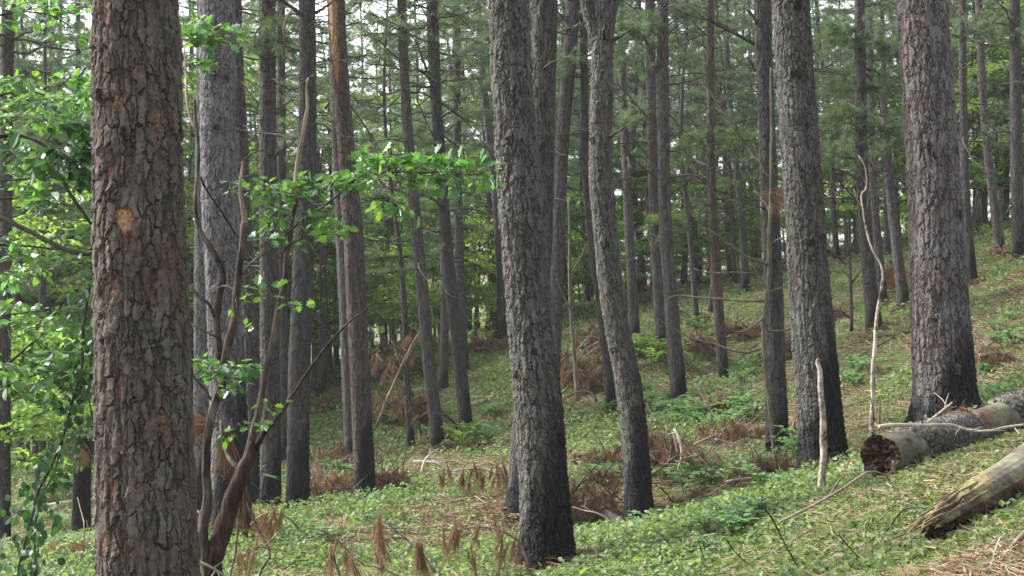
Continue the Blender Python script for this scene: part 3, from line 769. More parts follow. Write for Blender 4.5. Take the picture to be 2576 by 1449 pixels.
needle_limb('edge pine', [(2550, 40), (2500, 60), (2440, 80)], 60, 55, 'needle_green', .5)
needle_limb('upper slope pine', [(2420, 60), (2445, 80), (2480, 70)], 50, 45, 'needle_green', .3)

# ------------------------------------------------------------------ labels that say where a repeated thing stands
ORD = 'first second third fourth fifth sixth seventh eighth ninth tenth eleventh twelfth thirteenth fourteenth fifteenth sixteenth seventeenth eighteenth nineteenth twentieth'.split()
ORD += ['twenty-' + o for o in ORD[:9]] + ['thirtieth'] + ['thirty-' + o for o in ORD[:9]]
MARKS = [('thick pecked pine', 'thick pecked pine'), ('pale grey pine', 'pale grey pine'), ('mossy dark pine', 'mossy dark pine'), ('peeled pine', 'peeled pine'), ('knobbly dark pine', 'knobbly dark pine'),
         ('central pine', 'main central pine'), ('forked pine', 'forked pine'), ('slanting-limbed pine', 'side-branched pine'), ('white-stick pine', 'tall white-stick pine'), ('great right pine', 'great right pine')]
PENDING = []


def project(p):
    return CX + p[0] / p[1] * F, CY - p[2] / p[1] * F


def later(o, what, p):
    PENDING.append((o, what, *project(p)))


def label_all():
    buckets = {}
    for o, what, px, py in PENDING:
        xs = []
        for w, n in MARKS:
            q = sorted(NICKS[n], key=lambda a: a[1]); xs.append(float(np.interp(py, [a[1] for a in q], [a[0] for a in q])))
        i = int(np.searchsorted(xs, px))
        if i == 0: where = 'left of ' + MARKS[0][0]
        elif i == len(xs): where = 'right of ' + MARKS[-1][0]
        else: where = 'between ' + MARKS[i - 1][0] + ' and ' + MARKS[i][0]
        buckets.setdefault((what, where), []).append((px, o))
    for (what, where), l in buckets.items():
        l.sort(key=lambda a: a[0])
        for i, (px, o) in enumerate(l):
            o['label'] = what + ' ' + where + ('' if len(l) == 1 else ', ' + (ORD[i] if i < len(ORD) else 'last') + ' from left')


# ------------------------------------------------------------------ pines further back, copied from a few grown ones
def far_proto(k):
    H = 15 + 3 * rng.random(); n = 150; K = 18
    z = np.concatenate([np.linspace(-.4, 11, n - 20), np.linspace(11.2, H, 20)])
    cx = .25 * np.sin(z * .22 + k) + .1 * np.sin(z * .6 + 2 * k); cx -= np.interp(0, z, cx); cx -= .035 * z
    cy = .15 * np.sin(z * .3 + 2 * k); cy -= np.interp(0, z, cy)
    r = .14 * np.clip(1 - z / H * .8, .1, 1.1) * (1 + .35 * np.exp(-np.clip(z, 0, None) / .25))
    th = np.linspace(0, 2 * PI, K, endpoint=False); c, s = np.cos(th), np.sin(th)
    V = np.stack([cx[:, None] + r[:, None] * c, cy[:, None] + r[:, None] * s, np.repeat(z[:, None], K, 1)], -1).reshape(-1, 3)
    bc = np.stack([r[:, None] * c, r[:, None] * s, np.repeat(z[:, None], K, 1)], -1).reshape(-1, 3)
    i, j = np.meshgrid(np.arange(n - 1), np.arange(K), indexing='ij'); a = i * K + j; b = i * K + (j + 1) % K
    mb = MB(); mb.add(V, np.stack([a, b, b + K, a + K], -1).reshape(-1, 4))
    bn = np.tile(np.stack([c, s, 0 * c], 1), (n, 1)); zz = np.repeat(z, K)
    t = bpy.data.objects.new('pine_tree', None); COL.objects.link(t); t['category'] = 'pine tree'
    tr = mb.build('trunk', M['bark_far'], t, True, {'bc': bc, 'bn': bn, 'hh': zz, 'peel': 0 * zz, 'knot': 0 * zz}); tr['char'] = .5
    for q in range(14):
        h = 1.8 + 8 * rng.random(); az = 2 * PI * rng.random(); m2 = MB()
        x0 = np.interp(h, z, cx) + math.cos(az) * .08; y0 = np.interp(h, z, cy) + math.sin(az) * .08
        pine_branch(m2, np.array([x0, y0, h]), az, .5 + 1.9 * rng.random(), .3 * rng.normal(), .018, 5, .8)
        m2.build('branch', M['twig_dark'], t)
    cm = crown_mesh(k, [5.2, 4.2, 6.2, 7.2, 5.6][k % 5], H - .3, 2.6, 12, .22, .0085, 32)
    c = put('crown', cm, t); c.location = (float(np.interp(9, z, cx)), float(np.interp(9, z, cy)), 0)
    return t


FAR = [far_proto(k) for k in range(5)]
FAR_PX = [(805, 998, 22), (832, 950, 14), (850, 940, 14), (934, 862, 22), (966, 872, 16), (1113, 980, 24), (1016, 842, 22), (1034, 1120, 19), (1266, 868, 28), (1246, 850, 22), (1226, 835, 15), (1203, 830, 10),
          (1430, 745, 15), (1752, 824, 16), (1757, 710, 19), (1788, 788, 13), (1836, 696, 14), (1850, 713, 14), (1876, 734, 20), (1898, 662, 10), (2460, 577, 16), (2478, 566, 13), (2106, 656, 15), (2131, 648, 9),
          (53, 1180, 22), (87, 1165, 18), (106, 1150, 12), (153, 1110, 12), (1536, 770, 12), (1620, 735, 18), (1718, 720, 12), (2235, 640, 18), (2262, 600, 12), (2315, 600, 14), (2405, 590, 14), (2530, 560, 14), (650, 1010, 14), (470, 1060, 18),
          (620, 980, 16), (990, 850, 13), (1080, 860, 12), (1180, 845, 16), (1310, 835, 14), (1385, 790, 15), (1480, 760, 13), (1660, 720, 12), (1930, 660, 13), (1965, 650, 14), (2050, 640, 13), (2370, 585, 11)]
placed = []
used = set()


def add_far(p, sc, what, k):
    src = FAR[k % len(FAR)]
    rz = rng.normal() * .5
    if k % len(FAR) not in used:
        used.add(k % len(FAR)); o = src; o.location = tuple(float(c) for c in p); o.rotation_euler = (0, 0, rz); o.scale = (sc, sc, sc); tag(o, None, None, 'pines further back in the wood')
    else:
        o = copy_tree(src, p, rz, sc, None, 'pines further back in the wood')
    placed.append(p); later(o, what, p)


for k, (px, py, w) in enumerate(FAR_PX):
    p = G(px, py)
    add_far(p, float(np.clip(w / F * p[1] / .27, .55, 1.35)), 'slim background pine', k)
for k, (px, d) in enumerate([(-30, 40), (45, 44), (110, 38), (165, 49), (225, 43), (75, 52), (480, 45), (630, 48)]):
    x = (px - CX) / F * d; add_far(np.array([x, d, float(Z(np.array([x]), np.array([d]))[0])]), .85 + .3 * rng.random(), 'slim background pine', k)
k = 0
for tries in range(3000):
    d = 50 + 42 * rng.random(); px = CX + (rng.random() - .5) * 2576 * 1.12; x = (px - CX) / F * d
    p = np.array([x, d, float(Z(np.array([x]), np.array([d]))[0])])
    if min(np.linalg.norm(p[:2] - q[:2]) for q in placed) < 2.0: continue
    if 480 < px < 1380 and d < 60: continue
    add_far(p, .8 + .45 * rng.random(), 'distant slim pine', k); k += 1
    if k >= 120: break


# ------------------------------------------------------------------ broadleaved undergrowth trees
def sapling_proto(k, H, nl, leaf, mm):
    t = bpy.data.objects.new('broadleaf_tree', None); COL.objects.link(t); t['category'] = 'broadleaf tree'
    z = np.linspace(-.2, H * .92, 14); p = np.column_stack([.12 * np.sin(z * .8 + k) + .05 * z * math.sin(k), .12 * np.cos(z * .7 + k), z])
    mb = MB(); mb.add(*tube(p, np.linspace(.012 * H, .004, 14), 6))
    pos = []; 
    for q in range(26):
        i = rng.integers(3, 14); az = 2 * PI * rng.random(); L = H * (.18 + .26 * rng.random()) * (1.15 - .5 * i / 14)
        e = p[i] + np.array([math.cos(az) * L, math.sin(az) * L, L * (.25 * rng.random())])
        br = spline(np.array([p[i], (p[i] + e) / 2 + [0, 0, .12 * L], e]), 8)
        mb.add(*tube(br, np.linspace(.0035 * H, .003, 8), 4))
        m = int(nl * L / H)
        u = .2 + .8 * rng.random(m); a = br[np.minimum((u * 7).astype(int), 7)]
        pos.append(a + rng.normal(size=(m, 3)) * np.array([.26, .26, .06]) * (.3 + L * .35))
    mb.build('trunk', M['twig'], t)
    pos = np.concatenate(pos); n = len(pos)
    za = norm(np.array([0, 0, 1.]) + rng.normal(size=(n, 3)) * .45); ya = norm(rng.normal(size=(n, 3)) * np.array([1, 1, .35]) + np.array([0, 0, -.25]))
    v, f = scatter(LEAF_V, LEAF_F, pos, ya, za, leaf * (.6 + .7 * rng.random(n)))
    mb = MB(); mb.add(v, f); mb.build('crown', M[mm], t, False)
    return t


SAP = [sapling_proto(0, 4.5, 560, .13, 'leaf_under'), sapling_proto(1, 7.5, 560, .15, 'leaf_under'), sapling_proto(2, 6., 900, .14, 'leaf_fresh'), sapling_proto(3, 2.6, 320, .1, 'leaf_under'), sapling_proto(4, 10., 700, .17, 'leaf_under')]
sused = set()


def add_sap(px, py, kind, sc=1., d=None):
    if d is None: p = G(px, py)
    else:
        x = (px - CX) / F * d; p = np.array([x, d, float(Z(np.array([x]), np.array([d]))[0])])
    rz = 6.28 * rng.random()
    if kind not in sused:
        sused.add(kind); o = SAP[kind]; o.location = tuple(float(c) for c in p); o.rotation_euler = (0, 0, rz); o.scale = (sc,) * 3; o['group'] = 'broadleaf undergrowth trees'
    else:
        o = copy_tree(SAP[kind], p, rz, sc, None, 'broadleaf undergrowth trees')
    later(o, ['slender broadleaf sapling', 'airy broadleaf tree', 'bright fresh-leaved tree', 'low leafy bush', 'tall leafy tree'][kind], p)


for px, py, kd, sc in [(830, 960, 2, 1.), (880, 940, 0, 1.1), (965, 900, 2, 1.), (1000, 870, 0, 1.), (1085, 900, 2, .9), (1140, 880, 0, 1.), (1200, 860, 1, 1.), (1235, 850, 3, 1.2), (1060, 960, 3, 1.1), (900, 900, 1, 1.),
                       (1430, 800, 2, .8), (1445, 760, 1, 1.), (1540, 790, 0, .9), (1575, 745, 2, 1.), (1610, 735, 1, 1.), (1735, 730, 0, .9), (1850, 700, 0, .8), (2100, 640, 2, .9), (2160, 640, 1, .9), (2255, 620, 1, 1.), (2440, 590, 1, 1.1),
                       (2500, 570, 1, 1.), (2560, 560, 2, 1.1), (2310, 600, 4, 1.), (660, 1010, 2, .9), (720, 1000, 1, 1.), (560, 1040, 1, 1.), (480, 1060, 2, 1.), (620, 1030, 0, 1.), (780, 990, 4, 1.), (1330, 820, 4, 1.), (1000, 850, 4, 1.),
                       (150, 1120, 1, 1.), (60, 1150, 2, 1.), (220, 1110, 4, 1.), (20, 1160, 4, 1.), (110, 1130, 4, 1.), (240, 1180, 2, .8), (1690, 720, 3, 1.), (2010, 650, 0, .8)]:
    add_sap(px, py, kd, sc)
for i in range(26, 58):
    d = 62 + 30 * rng.random() if i < 46 else 55 + 14 * rng.random()
    px = CX + (rng.random() - .5) * 2576 * 1.1 if i < 46 else 1380 + 1250 * rng.random()
    add_sap(px, 0, int(rng.choice(([1, 4, 4, 2] if px < 1300 else [1, 0, 2]) if i < 46 else [0, 2, 3, 3])), (1. if i < 46 else .7) + .4 * rng.random(), d)
for px, d, kd, sc in [(90, 36, 4, .8), (-20, 26, 4, .8), (40, 44, 4, 1.2), (130, 47, 4, 1.3), (220, 42, 4, 1.2), (80, 55, 4, 1.4), (180, 58, 4, 1.4), (470, 46, 4, 1.2), (630, 52, 4, 1.2)]:
    add_sap(px, 0, kd, sc, d)


for q in range(16):
    add_sap(1400 + 900 * (q + rng.random()) / 16, 0, int(rng.choice([0, 2])), .8 + .4 * rng.random(), 70 + 16 * rng.random())

# ------------------------------------------------------------------ leafy shrub with dead stems right of the thick trunk
def px_tube(mb, pts, d, wob=.12, k=9, seed=0, jit=1., mi=0, dd=0.):
    W = np.array([[*P(a, b, d + dd * i / max(1, len(pts) - 1)), w / 2 / F * d] for i, (a, b, w) in enumerate(pts)])
    n = max(10, int(np.linalg.norm(np.diff(W[:, :3], axis=0), axis=1).sum() / (.006 * d)))
    c = spline(W, n)
    j = np.column_stack([fbm(np.arange(n) * .3 + seed * 17, np.full(n, s * 7.7 + seed), 9, 3) - .45 for s in range(3)])
    c[:, :3] += j * c[:, 3:4] * 1.6 * jit
    v, f = tube(c[:, :3], np.maximum(c[:, 3], .0012), k, True, wob, seed); mb.add(v, f, mi)
    return c


def leaf_spray(mb_l, mb_t, cx, cy, rx, ry, d, n, leaf, anchor=None, tilt=.35, lobed=True, depth=None):
    """a flat layered spray: a few twigs through the patch with leaves set along them"""
    dep = depth if depth is not None else rx / F * d * .7
    n = max(3, int(n * .68)); nt = max(2, n // 10)
    A = np.array(anchor) if anchor is not None else P(cx - rx * .8, cy, d)
    pos = []; yd = []
    for q in range(nt):
        a = 2 * PI * rng.random(); r = math.sqrt(rng.random())
        e = P(cx + rx * r * math.cos(a), cy + ry * r * math.sin(a), d + dep * (rng.random() - .5) * 2)
        p = spline(np.array([A, A * .4 + e * .6 + [0, 0, .03], e]), 10)
        if np.linalg.norm(e - A) > .02: mb_t.add(*tube(p, np.linspace(.0035, .0015, 10), 4))
        m = n // nt
        for _ in range(m):
            u = .35 + .65 * rng.random(); s = p[int(u * 9)]
            dr = norm(norm(e - A) + rng.normal(size=3) * .9 * np.array([1, 1, .45]) + np.array([0, 0, -.2]))
            pos.append(s + dr * .025 + rng.normal(size=3) * np.array([.03, .03, .015])); yd.append(dr)
    pos = np.array(pos); yd = np.array(yd); k = len(pos)
    za = norm(np.array([0, 0, 1.]) + rng.normal(size=(k, 3)) * (tilt + .12))
    T = (LOBE_V, LOBE_F) if lobed else (LEAF_V, LEAF_F)
    v, f = scatter(T[0], T[1], pos, yd, za, leaf * (.6 + .65 * rng.random(k)))
    mb_l.add(v, f)


def join_foliage(L, T, name, ml, mt, t):
    n0 = L.n
    for v in T.v: L.v.append(v)
    for f, _ in T.f: L.f.append((f + n0, 1))
    L.n += T.n
    return L.build(name, [M[ml], M[mt]], t, False)


def build_shrub():
    d = 9.2
    b = G(545, 1700, 5, 20); b = np.array([(530 - CX) / F * d, d, float(Z(np.array([(530 - CX) / F * d]), np.array([d]))[0])])
    pb = project(b)[1]
    t = thing('dead_shrub', b, 'gnarled half-dead shrub forking beside the thick pecked trunk, pale broken stems and fresh leaf sprays', 'shrub')
    def stem(name, pts, m, seed, dd=0., **kw):
        mb = MB(); c = px_tube(mb, [(a, b, w * .8) for a, b, w in pts], d, .38, 18, seed, .75, 0, dd); mb.build(name, M[m], t); return c
    stem('trunk', [(530, pb + 30, 78), (528, 1449, 60), (538, 1390, 60), (560, 1330, 58), (585, 1260, 54), (610, 1190, 46), (625, 1150, 42), (640, 1110, 34)], 'shrub_bark', 1)
    stem('stem', [(530, pb + 20, 44), (520, 1449, 38), (512, 1370, 38), (516, 1300, 32), (524, 1230, 26), (522, 1150, 26), (526, 1080, 25), (538, 1020, 26), (556, 960, 26), (566, 900, 25), (580, 840, 25), (594, 770, 24), (603, 690, 22), (608, 620, 20), (612, 560, 17)], 'shrub_mid', 2, -.2)
    stem('broken_stem', [(611, 575, 19), (614, 545, 18), (606, 500, 12), (604, 460, 9), (609, 425, 8), (610, 404, 3)], 'shrub_pale', 3, -.02)
    stem('stem', [(625, 1160, 30), (640, 1090, 26), (655, 1020, 22), (668, 940, 22), (682, 880, 20), (698, 800, 20), (712, 730, 18), (718, 680, 18), (725, 620, 16), (735, 560, 15), (746, 500, 15)], 'shrub_mid', 4, .2)
    stem('broken_stem', [(745, 505, 15), (745, 460, 14), (748, 420, 13), (760, 350, 12), (768, 300, 12), (773, 265, 9), (770, 220, 7), (775, 196, 6)], 'shrub_pale', 5, .1)
    stem('stem', [(640, 1130, 20), (665, 1085, 17), (690, 1060, 15), (730, 1005, 12), (775, 935, 10), (815, 880, 9), (850, 838, 7), (880, 808, 6), (925, 775, 4)], 'shrub_bark', 6, -.5)
    stem('stem', [(600, 1180, 16), (575, 1150, 13), (560, 1105, 12), (556, 1060, 11)], 'shrub_mid', 7, .3)
    stem('stem', [(560, 905, 24), (550, 860, 24), (545, 800, 24), (552, 730, 22), (560, 690, 20), (545, 650, 18), (515, 600, 18), (498, 560, 15), (492, 500, 14), (497, 440, 12), (500, 390, 12), (494, 330, 11), (490, 280, 10), (490, 250, 9)], 'shrub_mid', 8, .4)
    stem('broken_stem', [(492, 330, 9), (478, 290, 10), (470, 240, 8), (467, 190, 5), (464, 140, 4), (464, 110, 3)], 'shrub_pale', 9, .2)
    stem('stem', [(478, 720, 11), (500, 745, 10), (525, 765, 11), (538, 800, 12)], 'shrub_mid', 10)
    stem('branch', [(598, 1000, 6), (590, 985, 8), (570, 960, 0.1)], 'shrub_bark', 11)
    stem('branch', [(594, 735, 5), (575, 720, 7), (550, 722, 5), (535, 732, 2)], 'shrub_pale', 12)
    stem('branch', [(555, 850, 8), (525, 838, 7), (480, 815, 5)], 'shrub_mid', 13)
    stem('branch', [(505, 445, 7), (520, 480, 7), (555, 530, 7), (590, 585, 6), (605, 600, 4)], 'shrub_bark', 14, .3)
    stem('branch', [(535, 1010, 9), (510, 975, 8), (490, 950, 6), (478, 925, 5)], 'shrub_bark', 15)
    stem('branch', [(610, 1215, 9), (622, 1260, 9), (640, 1310, 8), (665, 1360, 9), (680, 1395, 8), (660, 1430, 7), (648, 1460, 5)], 'shrub_bark', 16, -.5)
    stem('branch', [(605, 1250, 6), (600, 1320, 6), (590, 1400, 6), (570, 1480, 5)], 'shrub_mid', 17, -.6)
    stem('branch', [(688, 20, 3), (735, 20, 5), (715, 60, 6), (717, 110, 5), (730, 160, 4), (738, 185, 2)], 'shrub_pale', 18, .2)
    # leafy branch reaching to the central pine
    main = stem('branch', [(608, 690, 8), (640, 655, 8), (690, 620, 8), (740, 570, 8), (800, 530, 7), (850, 490, 6), (890, 455, 6), (930, 440, 6), (1000, 432, 5), (1060, 436, 5), (1120, 432, 4), (1180, 440, 3), (1235, 432, 2)], 'shrub_mid', 20, .6)
    stem('branch', [(700, 640, 6), (740, 610, 5), (800, 590, 4), (860, 592, 3), (920, 600, 3), (1000, 618, 3), (1075, 615, 2)], 'shrub_mid', 21, .4)
    stem('branch', [(760, 500, 5), (700, 488, 4), (640, 485, 3), (590, 482, 2)], 'shrub_mid', 22, .2)
    for q in range(16):
        px, py = 500 + 190 * rng.random(), 560 + 720 * rng.random(); sg = rng.choice([-1, 1]); l = 25 + 60 * rng.random()
        stem('branch', [(px, py, 4), (px + sg * l * .4, py - 8 - 30 * rng.random(), 3.2), (px + sg * l * .7, py - 12 - 50 * rng.random(), 2.6), (px + sg * l, py - 10 - 60 * rng.random(), 1.5)], 'shrub_bark', 70 + q, .15)
    L = MB(); T = MB()
    def sp(cx, cy, rx, ry, n, leaf=.075, dd=0., anc=None):
        leaf_spray(L, T, cx, cy, rx, ry, d + dd, n, leaf, P(*anc, d + dd) if anc else None, depth=.16)
    for i in range(11):
        sp(640 + i * 27 + rng.normal() * 4, 487 - i * 2.2, 34, 16, 24, .08, .1, (640 + i * 24, 485))
    for a in [(600, 480, 30, 18, 20), (700, 520, 60, 14, 26), (640, 545, 12, 14, 8), (800, 545, 50, 14, 26), (850, 575, 50, 10, 24), (720, 560, 40, 12, 20), (700, 605, 55, 14, 34), (660, 610, 30, 14, 16), (740, 628, 18, 10, 6), (790, 600, 30, 10, 12), (870, 590, 30, 6, 14)]:
        sp(*a[:4], int(a[4] * 1.2), .078, .1)
    for cx, cy, rx, ry, n in [(930, 412, 34, 16, 28), (975, 408, 36, 18, 30), (1020, 412, 40, 18, 34), (1065, 425, 40, 20, 36), (1110, 428, 40, 20, 36), (1155, 430, 40, 18, 34), (1200, 425, 36, 20, 34), (1225, 450, 24, 24, 20), (940, 450, 44, 16, 32), (1000, 455, 40, 16, 30),
                              (1080, 460, 34, 18, 22), (1150, 462, 36, 16, 22), (1110, 480, 16, 14, 8), (1160, 492, 26, 10, 10), (900, 470, 26, 14, 18), (905, 440, 30, 12, 18), (1005, 555, 26, 16, 18), (985, 530, 40, 8, 16), (960, 520, 14, 12, 8), (1205, 475, 20, 16, 10), (1020, 535, 16, 10, 8)]:
        sp(cx, cy, rx, ry, n, .09, .45, (cx - 25, 440 if cy < 500 else 505))
    for cx, cy, rx, ry, n, lf in [(520, 915, 40, 12, 34, .07), (570, 930, 50, 14, 44, .075), (620, 945, 36, 10, 26, .07), (560, 960, 24, 8, 12, .07), (595, 985, 30, 8, 14, .065), (690, 1030, 16, 6, 8, .07), (665, 1020, 20, 8, 10, .065), (575, 1100, 24, 14, 18, .07), (660, 1080, 20, 6, 12, .06),
                                  (662, 1195, 14, 6, 4, .1), (735, 770, 18, 10, 9, .075), (680, 745, 22, 8, 10, .075), (650, 752, 20, 8, 10, .06), (620, 730, 14, 8, 8, .06), (510, 690, 8, 8, 0, .06), (600, 760, 12, 14, 8, .06), (620, 850, 10, 14, 8, .05)]:
        if n: sp(cx, cy, rx, ry, n, lf, -.3)
    for cx, cy, rx, ry, n, lf in [(480, 65, 40, 20, 40, .075), (530, 85, 50, 22, 50, .085), (575, 85, 34, 24, 36, .09), (600, 105, 20, 10, 12, .07), (500, 100, 50, 12, 34, .07), (540, 110, 40, 10, 22, .085), (490, 168, 40, 12, 34, .07), (530, 175, 26, 8, 20, .07), (465, 60, 20, 30, 20, .06), (470, 205, 20, 8, 10, .06), (485, 215, 16, 10, 8, .08)]:
        sp(cx, cy, rx, ry, n, lf, .35, (458, 120 if cy < 130 else 170))
    join_foliage(L, T, 'foliage', 'leaf_fresh', 'shrub_mid', t)
    # dry needle clumps caught in the fork
    nb = MB(); cs = np.array([P(a, b, d + .35) for a, b in [(560, 1075), (568, 1090), (575, 1080), (590, 1190), (612, 1210), (600, 1240), (545, 1065), (530, 1070)]]); ds = np.array([[0, 0, -1.]] * 6 + [[-.9, 0, .2], [-1, 0, -.1]])
    v, f = needles(cs, ds, 90, .3, .003, .18, .3); nb.add(v, f)
    o = nb.build('needle_clump', M['needle_brown'], t, False); tag(o, 'brown dry pine needles caught in the shrub fork')


build_shrub()


# ------------------------------------------------------------------ leafy tree and hanging vine left of the thick trunk
def build_left():
    d = 10.4
    x = (-70 - CX) / F * d; b = np.array([x, d, float(Z(np.array([x]), np.array([d]))[0])])
    t = thing('leafy_tree', b, 'fresh green leafy tree reaching in from the left behind the thick pecked trunk', 'broadleaf tree')
    pb = project(b)[1]
    mb = MB(); px_tube(mb, [(-70, pb + 40, 50), (-75, 1300, 40), (-85, 900, 36), (-90, 500, 30), (-80, 100, 24), (-60, -200, 14)], d, .2, 10, 30); mb.build('trunk', M['twig_dark'], t)
    for i, pts in enumerate([[(-80, 530, 16), (0, 546, 13), (40, 565, 13), (90, 590, 13), (140, 615, 13), (190, 632, 13), (240, 640, 10)], [(-80, 610, 9), (0, 615, 6), (80, 620, 5), (150, 628, 4)], [(-85, 470, 10), (0, 455, 6), (70, 450, 5), (150, 430, 3)],
                             [(-85, 380, 12), (20, 340, 10), (110, 365, 8), (150, 440, 9), (190, 510, 9), (230, 565, 8)], [(-85, 300, 12), (0, 355, 6), (60, 410, 5), (130, 340, 3)], [(-80, 500, 8), (20, 500, 5), (100, 490, 4), (190, 480, 3)], [(-80, 260, 9), (60, 230, 5), (160, 260, 4), (220, 320, 3)],
                             [(-80, 950, 9), (0, 925, 8), (60, 880, 7), (130, 825, 7), (200, 805, 6), (245, 795, 4)], [(-80, 60, 8), (40, 30, 5), (130, 40, 4), (180, 70, 3)], [(-75, 800, 8), (40, 790, 5), (120, 780, 4)], [(-75, 1010, 8), (40, 960, 5), (150, 930, 4), (240, 940, 3)]]):
        mb = MB(); px_tube(mb, pts, d, .15, 7, 40 + i, 1., 0, .3 * rng.normal()); mb.build('branch', M['twig_dark'], t)
    L = MB(); D = MB(); T = MB()
    rr = random.Random(3)
    def sp(B, cx, cy, rx, ry, n, leaf, dd=0.): leaf_spray(B, T, cx, cy, rx, ry, d + dd, n, leaf, None, .5, False, .35)
    for cx, cy, rx, ry, n in [(20, 20, 40, 30, 36), (90, 15, 60, 25, 50), (150, 25, 40, 30, 36), (15, 70, 30, 20, 22), (170, 90, 40, 16, 26), (130, 60, 40, 14, 22), (210, 20, 30, 30, 30),
                              (40, 215, 60, 22, 60), (20, 260, 40, 30, 44), (90, 265, 60, 24, 60), (140, 260, 40, 20, 40), (200, 255, 50, 22, 60), (190, 210, 40, 18, 34), (225, 300, 30, 30, 40), (30, 310, 40, 22, 34), (130, 310, 50, 20, 40), (220, 240, 20, 20, 24),
                              (80, 400, 70, 24, 50), (40, 440, 40, 24, 34), (180, 330, 40, 24, 40), (60, 365, 50, 20, 30), (120, 460, 60, 20, 36), (60, 480, 50, 20, 30), (200, 470, 40, 24, 26), (120, 520, 60, 22, 26),
                              (30, 600, 40, 14, 30), (60, 650, 60, 20, 46), (30, 690, 40, 24, 40), (100, 680, 40, 20, 26), (200, 600, 30, 20, 14), (165, 592, 10, 8, 3), (120, 640, 20, 14, 8), (60, 720, 60, 14, 26),
                              (40, 780, 60, 20, 50), (100, 790, 60, 22, 50), (30, 830, 40, 20, 34), (90, 830, 50, 16, 34), (130, 850, 40, 12, 20)]:
        sp(L, cx, cy, rx, ry, int(n * (1.5 if 190 < cy < 530 else 1.05)), .078, rng.normal() * .4)
    for cx, cy, rx, ry, n in [(60, 930, 60, 16, 50), (120, 925, 60, 18, 54), (180, 945, 60, 20, 60), (220, 960, 34, 24, 40), (30, 965, 40, 20, 34), (90, 975, 40, 16, 30), (210, 900, 40, 20, 34), (150, 910, 40, 14, 28), (190, 1030, 50, 18, 34), (110, 1015, 50, 10, 28), (60, 1010, 40, 10, 20), (230, 880, 20, 20, 20)]:
        sp(L, cx, cy, rx, ry, int(n * 1.1), .095, -.3)
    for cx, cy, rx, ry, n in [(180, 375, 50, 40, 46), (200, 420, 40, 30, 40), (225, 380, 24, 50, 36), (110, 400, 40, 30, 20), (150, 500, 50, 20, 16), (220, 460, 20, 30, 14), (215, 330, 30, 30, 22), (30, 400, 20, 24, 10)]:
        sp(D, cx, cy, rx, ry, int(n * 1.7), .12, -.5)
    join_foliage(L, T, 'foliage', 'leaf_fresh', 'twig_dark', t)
    o = D.build('leaves', M['leaf_dark'], t, False); tag(o, 'larger dark green leaves close to the thick trunk')
    # vine
    d2 = 10.0
    x = (40 - CX) / F * d2; b = np.array([x, d2, float(Z(np.array([x]), np.array([d2]))[0])])
    t = thing('hanging_vine', b, 'leafy green vine hanging in a drooping rope from upper right to lower left', 'vine')
    ropes = [[(245, 640, 6), (225, 720, 7), (210, 830, 7), (205, 930, 7), (185, 1000, 7), (165, 1080, 7), (130, 1170, 7), (100, 1230, 7), (80, 1300, 6), (60, 1380, 6), (45, 1449, 6), (42, project(b)[1], 7)],
             [(165, 1080, 4), (140, 1180, 4), (110, 1240, 4), (90, 1320, 4), (88, 1400, 4), (86, 1480, 4)], [(240, 800, 4), (230, 900, 4), (225, 1000, 4), (240, 1100, 3), (238, 1180, 3)]]
    D = MB()
    for i, r in enumerate(ropes):
        mb = MB(); c = px_tube(mb, r, d2, .1, 6, 60 + i); mb.build('stem', M['twig_dark'], t)
        n = [280, 70, 50][i]
        u = rng.random(n); p = c[(u * (len(c) - 1)).astype(int), :3] + rng.normal(size=(n, 3)) * np.array([.085, .09, .05])
        ya = norm(np.array([0, -.25, -1.]) + rng.normal(size=(n, 3)) * .5); za = norm(np.array([0, -1., .25]) + rng.normal(size=(n, 3)) * .6)
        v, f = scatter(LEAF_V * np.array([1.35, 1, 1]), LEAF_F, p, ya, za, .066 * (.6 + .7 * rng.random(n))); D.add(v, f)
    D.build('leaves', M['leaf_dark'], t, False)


build_left()


# ------------------------------------------------------------------ broken pine stump on the left
def build_snag():
    d = 26.8; x = (206 - CX) / F * d; b = np.array([x, d, float(Z(np.array([x]), np.array([d]))[0])])
    t = thing('pine_snag', b, 'short broken pine stump, charred black below a rusty peeled band', 'tree stump')
    pts = [(209, 1085, 40), (208, 1140, 41), (206, 1220, 44), (205, 1300, 47), (204, 1380, 54)]
    mb, at, _ = trunk_data(d, pts, b, d / F * 2.5156 * .8, 3., 77, [('peel', 208, 1150, 30, 26)])
    o = mb.build('trunk', M['bark_mid'], t, True, at); o['char'] = 1.6
    mb = MB()
    for i in range(9):
        a = 2 * PI * i / 9; p0 = P(209, 1087, d) + np.array([math.cos(a), math.sin(a), 0]) * .11
        mb.add(*tube(np.array([p0 - [0, 0, .1], p0 + [.01, 0, .05 + .1 * rng.random()]]), [.045, .008], 5))
    mb.build('splinters', M['log_splinter'], t)


build_snag()


# ------------------------------------------------------------------ fallen logs on the right
def log_body(A, B, ra, rb, n, K, seed, jag=0.):
    p = np.linspace(0, 1, n)[:, None] * (B - A) + A
    mid = np.linspace(0, 1, n)
    p[:, 2] += .03 * np.sin(mid * 5 + seed)
    return p, np.linspace(ra, rb, n)


def ring_log(p, r, K, seed, amp=.05):
    t = norm(p[-1] - p[0]); u = norm(np.cross(t, [0, 0, 1.])); w = np.cross(u, t)
    th = np.linspace(0, 2 * PI, K, endpoint=False); n = len(p)
    C, I = np.meshgrid(np.arange(K), np.arange(n))
    s = np.linalg.norm(p - p[0], axis=1)
    R = r[I] * (1 + amp * 2 * (fbm(np.cos(th[C]) * 2 + 9, np.sin(th[C]) * 2 + s[I] * 1.5, seed, 4) - .46))
    V = p[I] + R[..., None] * (np.cos(th)[C][..., None] * u + np.sin(th)[C][..., None] * w)
    bc = np.stack([r[I] * np.cos(th[C]), r[I] * np.sin(th[C]), s[I]], -1)
    return V, bc, th, s


